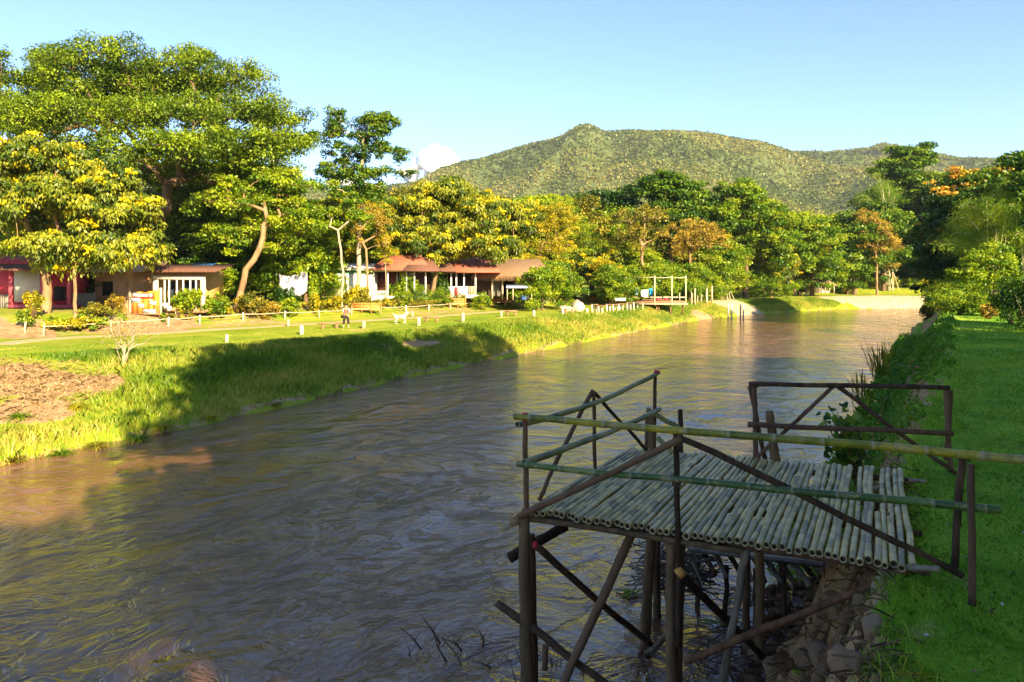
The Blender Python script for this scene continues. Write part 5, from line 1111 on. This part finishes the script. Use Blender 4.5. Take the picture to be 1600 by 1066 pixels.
for (x, y, w_, h_, pal, L, lab) in (
  (40, 512, 26, 22, 'mid', .16, 'green shrub at the corner of the fence near the left picture edge'), (52, 500, 30, 34, 'lime', .18, 'yellow green shrub hugging the big cassia trunk'),
  (110, 516, 60, 16, 'lime', .2, 'row of yellow leaved bedding plants behind the left end of the fence'), (140, 515, 40, 14, 'fresh', .2, 'low bright green bed left of the path corner'),
  (165, 478, 60, 46, 'dark', .18, 'dark bush standing against the peach wall'), (150, 500, 40, 24, 'olive', .16, 'mixed red green shrub left of the welcome sign'), (182, 497, 28, 30, 'dry', .16, 'reddish croton right beside the welcome sign post'),
  (300, 494, 50, 34, 'fresh', .24, 'lush green shrub in front of the wooden porch'), (335, 497, 34, 30, 'mid', .2, 'green shrub right of the wooden porch'), (322, 470, 26, 40, 'mid', .25, 'tall bush at the right corner of the wooden cottage'), (345, 492, 16, 22, 'dry', .18, 'small red croton below the leaning tree'),
  (392, 497, 44, 30, 'olive', .2, 'olive shrub right of the leaning trunk'), (418, 499, 40, 24, 'dry', .16, 'orange brown dry shrub behind the fence'), (448, 488, 34, 32, 'dark', .2, 'dark round bush in front of the lilac sheet'), (455, 495, 34, 22, 'fresh', .18, 'bright shrub at the foot of the dark round bush'),
  (490, 490, 26, 24, 'lime', .22, 'tall yellow green shrub left of the white house'), (493, 472, 16, 40, 'fresh', .25, 'leafy young tree like shrub at the left corner of the white house'), (524, 488, 30, 22, 'lime', .18, 'yellow green bed left of the standing person'), (560, 478, 34, 24, 'lime', .18, 'bright shrub in front of the white wall'),
  (612, 478, 28, 10, 'olive', .12, 'straw coloured low bed right of the orange planter'), (650, 480, 60, 9, 'olive', .10, 'long dry straw bed behind the fence rail'), (632, 472, 34, 34, 'mid', .26, 'lush shrub in front of the veranda'), (648, 470, 20, 26, 'fresh', .2, 'pale green shrub beside the veranda steps'), (690, 474, 20, 34, 'dark', .22, 'dark shrub left of the white balustrade'),
  (748, 476, 28, 18, 'mid', .2, 'green shrub between the two orange planters'), (752, 470, 16, 26, 'fresh', .2, 'upright green plant left of the grey board'), (783, 470, 24, 18, 'fresh', .2, 'spiky bright shrub at the foot of the bent cassia'), (845, 474, 22, 14, 'lime', .18, 'yellow green shrub by the first upright post'), (880, 474, 22, 16, 'olive', .18, 'olive shrub behind the upright posts'),
  (968, 470, 22, 24, 'lime', .2, 'yellow shrub behind the white covered table'), (985, 470, 18, 22, 'dry', .18, 'orange tinged shrub at the left end of the deck')):
    shrub(x, y, w_ * 1.2, h_ * 1.2, pal, L, lab, group=GS)
for q in range(150):
    x = 190 + 640 * rng.random() if q % 5 else rng.uniform(80, 190); y = np.interp(x, [80, 190, 500, 830], [517, 510, 490, 474]) - np.interp(x, [190, 830], [17, 6]) * rng.random() ** 1.3 - 1
    if 200 < x < 250: continue
    shrub(x, y, rng.uniform(12, 26), rng.uniform(7, 17), ('fresh', 'lime', 'olive', 'mid', 'dry')[q % 5], .15, 'small mixed plant in the flower bed behind the fence', n=260, group='small plants in the flower bed')
for (x, y, h_, n, pal, lab) in ((545, 480, 40, 12, 'lime', 'banana plant behind the standing person'), (612, 470, 36, 12, 'fresh', 'banana plant beside the veranda railing'), (640, 468, 30, 12, 'mid', 'dark banana plant in front of the veranda posts'), (300, 480, 44, 14, 'mid', 'palm like plant in front of the wooden porch'), (270, 484, 30, 10, 'fresh', 'arching palm beside the wooden trough'), (1420, 452, 26, 12, 'mid', 'banana plant behind the gravel bank, left one'), (1402, 452, 22, 12, 'deep', 'dark banana plant left of the leftmost bright one'), (1436, 453, 22, 12, 'fresh', 'banana plant at the right end of the gravel bank'), (1386, 450, 20, 10, 'deep', 'small banana plant beside the rust brown tree')):
    strap(x, y, h_, n, pal, lab, wdt=.30, group='banana plants', Y=None if x < 1000 else 150 + (x % 7))
strap(80, 514, 20, 60, 'lime', 'spiky yellow green clump in front of the big cassia trunk', wdt=.08, droop=.6, name='spiky_plant', stem=False, Lf=1.1)
for q, x in enumerate(np.linspace(1345, 1450, 9)): shrub(x, 456, 22, 10 + 6 * rng.random(), ('fresh', 'lime', 'mid')[q % 3], .35, 'bright green scrub along the top of the gravel bank', n=900, group='scrub above the gravel bank', Y=152 + q % 3)
# dead twiggy shrub on the left bank
g = G(192, 570); r = empty('dead_shrub', g, 'leafless pale twiggy shrub on the left bank slope', 'shrub'); m = MB(); stk = [(g - [0, 0, .1], np.array([rng.normal(0, .3), rng.normal(0, .3), 1.0]), .9, .035, 0) for _ in range(7)]
while stk:
    p, d, L, rr, dep = stk.pop(); d = d / np.linalg.norm(d); e = p + d * L; mid = (p + e) / 2 + rng.normal(0, .04, 3); m.tube([p, mid, e], [rr, rr * .8, rr * .6], 5, tone=rng.random(), cap=False)
    if dep < 4:
        for _ in range(2 + (rng.random() < .4)): stk.append((e, d + rng.normal(0, .5, 3) + [0, 0, .15], L * rng.uniform(.5, .8), rr * .55, dep + 1))
m.build('branches', bark_w, r); n = 500; c = g + rng.normal(0, 1, (n, 3)) * [.55, .55, .35] + [0, 0, 1.5]; m = MB(); m.leaves(c, rng.normal(size=(n, 3)), rng.normal(size=(n, 3)), .09, .05, rng.random(n)); m.build('leaves', PAL['dry'], r)
# a few ragged dry tussocks at the water line
for q, (x, y) in enumerate(((150, 700), (215, 690), (255, 672), (20, 722), (95, 712), (330, 655), (430, 634), (30, 655), (120, 640), (760, 560))):
    strap(x, y, 34 if x < 300 else 18, 90, ('olive', 'mid', 'lime')[q % 3], 'ragged grass tussock hanging over the far water line', wdt=.03, droop=.9, name='grass_tussock', cat='grass', group='grass tussocks on the far bank', stem=False, Lf=1.0)
# creeping cover down the right edge
N = 85000; u = 14.2 + 60 * rng.random(N) ** 1.35; v = rng.uniform(-3.0, 2.6, N); x, y = uv2xy(u, v); dl, dr = river(u, v); Wr = np.interp(u, [0, 14, 25, 60], [1.3, 1.5, 2.0, 3.2])
den = fbm(u * .8, v * .8, 71, 4); k = (dr > -.75) & (dr < Wr * (.75 + .9 * (den - .45)) + .15 * (u > 18) + .5 * ss(30, 55, u) * den) & (rng.random(N) < ss(13.8, 16, u) * 1.1)
x, y, u, v, den, dr = x[k], y[k], u[k], v[k], den[k], dr[k]; hh = rng.random(len(x)) ** 1.3 * (.08 + .5 * np.clip(den - .35, 0, 1) * 2 * np.interp(u, [14, 22], [.6, 1])) * (1 - .5 * ss(1.5, 3.2, dr))
z = np.maximum(hgt(x, y), -.02) + hh + .35 * (dr < 0) ; n = len(x)
m = MB(); m.leaves(np.stack([x, y, z], -1), rng.normal(size=(n, 3)), rng.normal(size=(n, 3)) * .6 + [-.3, -.3, .8], .085 * np.interp(y, [12, 40], [1, 2.0]), .055 * np.interp(y, [12, 40], [1, 2.0]), np.clip(.2 + .6 * fbm(u, v, 8, 3) + .3 * rng.random(n) - .1, 0, 1))
tag(m.build('creeping_plants', leafmat('creeper_leaf', (.05, .14, .010), (.12, .28, .014), (.26, .42, .03), .4)), 'green creepers hanging over the near right river edge', 'creepers', kind='stuff')
# large leaved vine beside the platform
g = np.array([*uv2xy(15.6, -.75), 0]); g[2] = max(h1(g[0], g[1]), .3); r = empty('vine', g, 'vine with big dark heart shaped leaves behind the platform', 'plant'); m = MB(); mst = MB()
for k in range(24):
    tx = P(rng.uniform(1285, 1335), rng.uniform(622, 712), 14.3 + rng.normal(0, .35)); md_ = (g + tx) / 2 + [0, 0, .25]; mst.tube([g, md_, tx], [.012, .009, .005], 4, cap=False)
    for q in range(7):
        c = md_ + (tx - md_) * rng.uniform(.3, 1.1) + rng.normal(0, .10, 3); a = rng.uniform(0, 6.28); dd_ = np.array([math.cos(a), math.sin(a) - .3, -.5]); dd_ /= np.linalg.norm(dd_); nn_ = np.array([0, -.7, .7]) + rng.normal(0, .35, 3); sd = np.cross(dd_, nn_); sd /= np.linalg.norm(sd); S = rng.uniform(.11, .17)
        sh_ = np.array([(0, .08), (.35, -.12), (.55, .15), (.45, .5), (.2, .8), (0, 1.05), (-.2, .8), (-.45, .5), (-.55, .15), (-.35, -.12)]); nn_ = np.cross(sd, dd_)
        V = c + (sh_[:, :1] * sd + sh_[:, 1:] * dd_ + np.abs(sh_[:, :1]) * .25 * nn_) * S; V = np.concatenate([V, [c + dd_ * S * .45]]); m.add(V, [[[10, i_, (i_ + 1) % 10] for i_ in range(10)]], tone=rng.random())
m.build('leaves', PAL['deep'], r, smooth=True); mst.build('stem', bark_g, r)
# reeds
def reeds(px, py, hpx, n, lab, Y, wd=.02, pal='olive', sprd=.5):
    g = np.array([(px - HX) / F * Y, Y, 0]); g[2] = max(h1(g[0], g[1]), .05) + .1; s = Y / F; r = empty('reed_clump', g, lab, 'reeds', 'reed clumps on the right edge'); m = MB()
    for k in range(n): a = rng.uniform(0, 6.28); frond(m, g + rng.normal(0, .18, 3) * [1, 1, 0], [math.cos(a) * sprd * rng.random() - .15, math.sin(a) * sprd * rng.random(), 1], hpx * s * rng.uniform(.4, 1.1), wd * rng.uniform(.7, 1.4), .35 * rng.random(), 8, rng.random())
    m.build('blades', PAL[pal], r)
reeds(1375, 590, 82, 46, 'tall thin reeds rising over the river edge beyond the platform', 40, .05); reeds(1350, 625, 66, 40, 'arching pale reeds lower down the right edge, nearer ones', 33, .045); reeds(1352, 650, 60, 26, 'reeds just above the heart leaved vine', 29, .035, 'mid'); reeds(1395, 560, 40, 30, 'short reeds further up the right edge', 49, .06, 'mid')
strap(1415, 1062, 60, 70, 'lime', 'bright yellow green weed tuft at the lower edge of the lawn', wdt=.014, droop=.9, name='weed_tuft', cat='weed', stem=False, Lf=.9, spread=1.0)
strap(1290 + 85, 1045, 26, 40, 'mid', 'small green weed growing among the bank stones', wdt=.02, droop=.8, name='weed_tuft', cat='weed', stem=False, Lf=.9, spread=1.1)
for (x, y, q) in ((1395, 905, 40), (1388, 985, 60), (1300, 770, 30), (1402, 1030, 70)): strap(x, y, 22, q, 'mid', 'grass tuft hanging over the near bank edge', wdt=.010, droop=1.0, name='weed_tuft', cat='weed', group='weed tufts on the near edge', stem=False, Lf=.9, spread=1.2)
# floating plant, drifting twigs
g = P(985, 930, CZ * F / 500); g[2] = .0; r = empty('water_plant', g, 'small green floating plant in the river behind the front stilts', 'plant'); m = MB()
for k in range(26): a = rng.uniform(0, 6.28); frond(m, g + rng.normal(0, .04, 3) * [1, 1, 0], [math.cos(a), math.sin(a), .9], rng.uniform(.10, .2), .07, .5, 5, rng.random())
m.build('leaves', PAL['fresh'], r); m = MB(); m.tube([g + [-.25, .05, .02], g + [.05, -.15, .03], g + [.3, -.1, .01]], .015, 5); m.build('stem', wood_dk, r)
g = P(1090, 965, 12.6); g[2] = .02; r = empty('water_plant', g, 'long green blades floating between the stilts', 'plant'); m = MB()
for k in range(7): frond(m, g + rng.normal(0, .05, 3) * [1, 1, 0], [1, -.6 + rng.normal(0, .2), .45], rng.uniform(.4, .65), .03, .5, 6, .6)
m.build('leaves', PAL['mid'], r)
g = P(715, 1040, CZ * F / 600); g[2] = 0; r = empty('drift_branch', g, 'bare twigs of a sunken branch sticking out of the muddy water', 'branch'); m = MB()
for (dx, dy, dz, L) in ((-.5, .3, .30, .55), (-.25, .5, .45, .7), (.1, .3, .25, .5), (.35, .45, .3, .4), (-.75, .0, .15, .3), (.6, -.2, .12, .3), (.15, -.3, .2, .4), (-.1, -.1, .5, .35)):
    a = g + [dx, dy, -.1]; e = a + np.array([rng.normal(0, .15) - .2, rng.normal(0, .2), dz + .1]) * 1.0; m.tube([a, (a + e) / 2 + rng.normal(0, .03, 3), e], [.018, .013, .006], 5); m.tube([(a + e) / 2, (a + e) / 2 + [.12, .05, .15]], [.009, .004], 4)
m.build('twigs', wood_rd, r)['kind'] = 'stuff'
g = P(840, 1050, 11.0); g[2] = 0; r = empty('drift_twigs', g, 'thin twigs poking from the water beside the corner stilt', 'branch'); m = MB()
for k in range(16): a = g + rng.normal(0, .25, 3) * [1, 1, 0] - [0, 0, .1]; e = a + [rng.normal(0, .15), rng.normal(0, .1), rng.uniform(.2, .5)]; m.tube([a, (a + e) / 2 + rng.normal(0, .04, 3), e], [.008, .006, .003], 4)
m.build('twigs', wood_dk, r)['kind'] = 'stuff'
# bushes and bamboo at the far end of the lawn and on the right
RS = 'bushes at the end of the right lawn'
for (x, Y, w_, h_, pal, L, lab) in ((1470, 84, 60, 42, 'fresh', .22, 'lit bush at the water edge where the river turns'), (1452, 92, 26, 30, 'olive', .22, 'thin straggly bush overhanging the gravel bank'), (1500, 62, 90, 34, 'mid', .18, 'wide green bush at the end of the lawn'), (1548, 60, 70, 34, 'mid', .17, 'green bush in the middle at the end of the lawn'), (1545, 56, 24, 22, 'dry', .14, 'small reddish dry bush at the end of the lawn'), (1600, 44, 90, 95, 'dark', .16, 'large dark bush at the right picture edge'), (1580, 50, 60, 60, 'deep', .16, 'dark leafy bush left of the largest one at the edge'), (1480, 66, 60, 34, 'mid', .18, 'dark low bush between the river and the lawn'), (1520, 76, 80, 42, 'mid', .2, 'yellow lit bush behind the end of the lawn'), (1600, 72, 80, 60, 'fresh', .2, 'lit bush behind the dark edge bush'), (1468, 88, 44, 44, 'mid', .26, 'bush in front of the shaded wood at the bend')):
    shrub(x, 0, w_, h_, pal, L, lab, group=RS, Y=Y, n=4200)
def bamboo_clump(px, Y, tips, n, label, pal='fresh', group='bamboo clumps on the right bank'):
    x = (px - HX) / F * Y; g = np.array([x, Y, h1(x, Y)]); r = empty('bamboo_clump', g, label, 'bamboo', group); m = MB(); ml = MB(); s = Y / F
    for k in range(n):
        tx, ty = tips[k % len(tips)]; e = P(tx + rng.normal(0, 9), ty + rng.normal(0, 8), Y + rng.normal(0, 2.0)); t = np.linspace(0, 1, 12)[:, None]; b0 = g + rng.normal(0, .5, 3) * [1, 1, 0]
        ctl = np.array([b0[0] + (e[0] - b0[0]) * .35, b0[1] + (e[1] - b0[1]) * .3, b0[2] + (e[2] - b0[2]) * 1.25]); c = (1 - t) ** 2 * b0 + 2 * t * (1 - t) * ctl + t ** 2 * e; m.tube(c, np.linspace(.05, .012, 12), 5, tone=rng.random(), cap=False)
        N = 620; tt = .35 + .65 * rng.random(N) ** .8; q = (1 - tt)[:, None] ** 2 * b0 + (2 * tt * (1 - tt))[:, None] * ctl + (tt ** 2)[:, None] * e
        o = rng.normal(size=(N, 3)) * [.55, .55, .35]; q = q + o; d = o * [1, 1, .3] + [0, 0, -.55] + rng.normal(0, .25, (N, 3)); ml.leaves(q, d, rng.normal(size=(N, 3)) + [0, 0, 1.0], .32 * (.6 + .7 * rng.random(N)), .055, np.clip(.5 + (rng.random() - .5) * .6 + (rng.random(N) - .5) * .5, 0, 1))
    m.build('culms', bamb_post, r, smooth=True); ml.build('leaves', PAL[pal], r)
bamboo_clump(1560, 80, [(1510, 330), (1535, 320), (1490, 355), (1555, 345), (1580, 330), (1520, 370), (1475, 380)], 34, 'feathery bamboo arching over the end of the lawn', 'fresh')
bamboo_clump(1620, 74, [(1590, 330), (1570, 300), (1610, 310), (1585, 370), (1640, 330)], 24, 'bright bamboo at the right picture edge', 'fresh')
bamboo_clump(1390, 150, [(1330, 345), (1350, 320), (1370, 300), (1340, 375), (1390, 310)], 24, 'upright bamboo behind the rust brown tree', 'mid')
bamboo_clump(1500, 92, [(1450, 400), (1470, 385), (1490, 400), (1430, 420)], 18, 'shaded drooping bamboo above the bend', 'deep')
bamboo_clump(1262, 140, [(1245, 395), (1265, 400), (1255, 420), (1275, 415)], 14, 'light feathery bamboo beside the thatched hut', 'fresh')
bamboo_clump(1130, 118, [(1100, 415), (1130, 405), (1150, 420), (1080, 425)], 16, 'low feathery bamboo behind the swing frame', 'fresh')
bamboo_clump(985, 106, [(960, 400), (985, 385), (1010, 400), (945, 415)], 16, 'feathery green bamboo behind the low cassia', 'lime')

# ------------------------------------------------------------ the person and the dog
def skin(name, V, E, rad, mat, parent, sub=2, root=0):
    me = bpy.data.meshes.new(name); me.from_pydata([tuple(v) for v in V], E, []); o = bpy.data.objects.new(name, me); COL.objects.link(o)
    md = o.modifiers.new('skin', 'SKIN'); md.use_smooth_shade = True; o.modifiers.new('sub', 'SUBSURF').levels = sub
    for i, q in enumerate(rad): q = (q, q) if not isinstance(q, tuple) else q; me.skin_vertices[0].data[i].radius = q
    me.skin_vertices[0].data[root].use_root = True
    dg = bpy.context.evaluated_depsgraph_get(); me2 = bpy.data.meshes.new_from_object(o.evaluated_get(dg)); bpy.data.objects.remove(o)
    o = bpy.data.objects.new(name, me2); COL.objects.link(o); me2.materials.clear(); me2.materials.append(mat); me2.shade_smooth(); o.parent = parent; return o
sk = plain('skin_tan', (.52, .28, .17), .6, .08); vest = plain('brown_vest', (.16, .085, .06), .8); trou = plain('dark_trousers', (.022, .017, .02), .8); shirt = plain('white_shirt', (.80, .78, .76), .7, .05); hairm = plain('black_hair', (.012, .010, .009), .5); bagm = plain('black_bag', (.015, .014, .016), .5)
g = G(541, 514); r = empty('person', g, 'person in a brown vest, white sleeves and dark cropped trousers standing by a bench', 'person'); r.rotation_euler = (0, 0, R(8))
V = [(0, 0, .93), (0, 0, 1.1), (0, 0, 1.30), (0, 0, 1.42), (0, -.015, 1.49), (.015, -.03, 1.56), (.02, -.04, 1.66),
     (-.10, 0, .90), (-.16, .01, .50), (-.19, .03, .09), (-.20, -.10, .035), (.10, 0, .90), (.14, .01, .50), (.16, .03, .09), (.19, -.10, .035),
     (-.17, 0, 1.39), (-.24, .01, 1.12), (-.08, -.20, .98), (0.02, -.24, .97), (.17, 0, 1.39), (.24, .0, 1.13), (.16, -.20, 1.05), (.07, -.25, 1.00)]
E = [(0, 1), (1, 2), (2, 3), (3, 4), (4, 5), (5, 6), (0, 7), (7, 8), (8, 9), (9, 10), (0, 11), (11, 12), (12, 13), (13, 14), (3, 15), (15, 16), (16, 17), (17, 18), (3, 19), (19, 20), (20, 21), (21, 22)]
rd = [(.15, .11), (.135, .10), (.15, .105), (.10, .08), .05, .075, .08, .085, .055, .04, .035, .085, .055, .04, .035, .06, .042, .032, .03, .06, .042, .032, .03]
body = skin('body', V, E, rd, sk, r)
hd = []; fx, fy, fz = .018, -.105, 1.60
def face(nm, c, s, mat):
    bm = bmesh.new(); bmesh.ops.create_icosphere(bm, subdivisions=2, radius=1); me = bpy.data.meshes.new(nm)
    for v in bm.verts: v.co = Vector((v.co.x * s[0] + c[0], v.co.y * s[1] + c[1], v.co.z * s[2] + c[2]))
    bm.to_mesh(me); bm.free(); me.materials.append(mat); me.shade_smooth(); o = bpy.data.objects.new(nm, me); COL.objects.link(o); o.parent = r
face('nose', (fx, fy - .012, fz), (.014, .02, .022), sk); face('eye', (fx - .03, fy + .004, fz + .025), (.013, .01, .008), hairm); face('eye', (fx + .03, fy + .004, fz + .025), (.013, .01, .008), hairm); face('mouth', (fx, fy + .006, fz - .045), (.024, .01, .006), plain('lips', (.4, .12, .1), .5)); face('ear', (fx - .082, -.035, fz + .005), (.012, .02, .03), sk); face('ear', (fx + .082, -.035, fz + .005), (.012, .02, .03), sk)
face('hair', (.018, -.018, 1.665), (.092, .098, .075), hairm); face('hair', (.018, .03, 1.60), (.085, .07, .10), hairm)
skin('trousers', [(0, 0, .98), (0, 0, .90), (-.10, 0, .86), (-.16, .01, .50), (-.18, .02, .30), (.10, 0, .86), (.14, .01, .50), (.155, .02, .30)], [(0, 1), (1, 2), (2, 3), (3, 4), (1, 5), (5, 6), (6, 7)], [(.155, .12), (.16, .125), .105, .09, .085, .105, .09, .085], trou, r)
skin('shirt', [(0, 0, 1.0), (0, 0, 1.2), (0, 0, 1.38), (-.17, 0, 1.38), (-.225, .01, 1.18), (.17, 0, 1.38), (.225, 0, 1.18)], [(0, 1), (1, 2), (2, 3), (3, 4), (2, 5), (5, 6)], [(.13, .10), (.135, .10), (.125, .09), .07, .058, .07, .058], shirt, r)
for sx in (-1, 1): skin('vest', [(sx * .07, -.03, .95), (sx * .075, -.035, 1.15), (sx * .085, -.035, 1.32), (sx * .09, -.01, 1.42)], [(0, 1), (1, 2), (2, 3)], [(.10, .13), (.10, .13), (.09, .125), (.05, .09)], vest, r)
face('phone', (.045, -.275, 1.0), (.02, .008, .04), bagm)
for hx, hy, hz, sx in ((.02, -.24, .97, 1), (.07, -.25, 1.0, -1)):
    for k in range(4):
        a = np.array([hx, hy - .01, hz + .03 - .02 * k]); skin('finger', [a, a + [sx * .03, -.025, .0], a + [sx * .052, -.03 - .002 * k, -.008]], [(0, 1), (1, 2)], [.009, .009, .007], sk, r, 1)
    a = np.array([hx - sx * .01, hy - .015, hz + .035]); skin('thumb', [a, a + [sx * .015, -.03, .02]], [(0, 1)], [.011, .009], sk, r, 1)
bag = empty('shoulder_bag', g + [-.27, -.06, .9], 'small black bag at the left hip of the standing person', 'bag'); m = MB(); m.box(g + [-.26, -.08, .86], (.17, .10, .20)); m.build('pouch', bagm, bag); m = MB(); m.box(g + [-.26, -.12, .91], (.175, .04, .09)); m.build('flap', bagm, bag)
m = MB(); m.tube([g + [-.2, -.10, .95], g + [-.05, -.13, 1.15], g + [.12, -.10, 1.42], g + [.14, .06, 1.40], g + [0, .15, 1.2], g + [-.2, .05, .95]], .012, 6); m.build('strap', bagm, bag)
g = G(626, 506); r = empty('dog', g, 'white dog with a pale tan tinge standing on the grass by the path', 'dog'); r.rotation_euler = (0, 0, R(12)); r.scale = (1.15, 1.15, 1.15); furm = plain('white_fur', (.78, .68, .50), .9, .12, 8)
V = [(-.32, 0, .50), (-.10, 0, .49), (.16, 0, .48), (.28, 0, .53), (.38, 0, .66), (.44, 0, .73), (.56, 0, .69),
     (-.44, .02, .60), (-.52, .03, .72),
     (-.33, .09, .40), (-.26, .10, .30), (-.38, .10, .16), (-.35, .10, .02), (-.33, -.09, .40), (-.20, -.10, .30), (-.30, -.10, .16), (-.27, -.10, .02),
     (.20, .08, .36), (.22, .085, .18), (.20, .085, .02), (.22, -.08, .36), (.30, -.085, .19), (.29, -.085, .02), (-.30, .085, .015), (-.22, -.10, .015), (.25, .085, .015), (.34, -.085, .015)]
E = [(0, 1), (1, 2), (2, 3), (3, 4), (4, 5), (5, 6), (0, 7), (7, 8), (0, 9), (9, 10), (10, 11), (11, 12), (0, 13), (13, 14), (14, 15), (15, 16), (2, 17), (17, 18), (18, 19), (2, 20), (20, 21), (21, 22), (12, 23), (16, 24), (19, 25), (22, 26)]
rd = [(.10, .11), (.09, .095), (.11, .14), (.09, .11), .065, .075, .035, .03, .018, .075, .045, .026, .022, .075, .045, .026, .022, .05, .03, .024, .05, .03, .024, .02, .02, .02, .02]
skin('body', V, E, rd, furm, r, root=1)
for sy in (-1, 1):
    m = MB(); c = np.array(g) + [.42, sy * .055, .80]; m.tube([c, c + [-.03, sy * .02, .05], c + [-.035, sy * .025, .09]], [.035, .025, .006], 6); o = m.build('ear', furm, r)
m = MB(); c = np.array(g) + [.60, 0, .695]; m.tube([c, c + [.015, 0, 0]], .016, 6); m.build('nose', hairm, r)

# ------------------------------------------------------------ thin evening haze
t = NT('haze_air'); vol = t.N('ShaderNodeVolumePrincipled', {'Color': (.80, .86, .95, 1), 'Density': .00011, 'Anisotropy': .1}); t.t.links.new(vol.outputs[0], t.out.inputs['Volume'])
m = MB(); m.box((500, 1000, 158.5), (8800, 8800, 323)); hz = m.build('haze', t.m); hz['kind'] = 'stuff'; hz['label'] = 'thin pale evening haze between the river and the hills'; hz['category'] = 'haze'
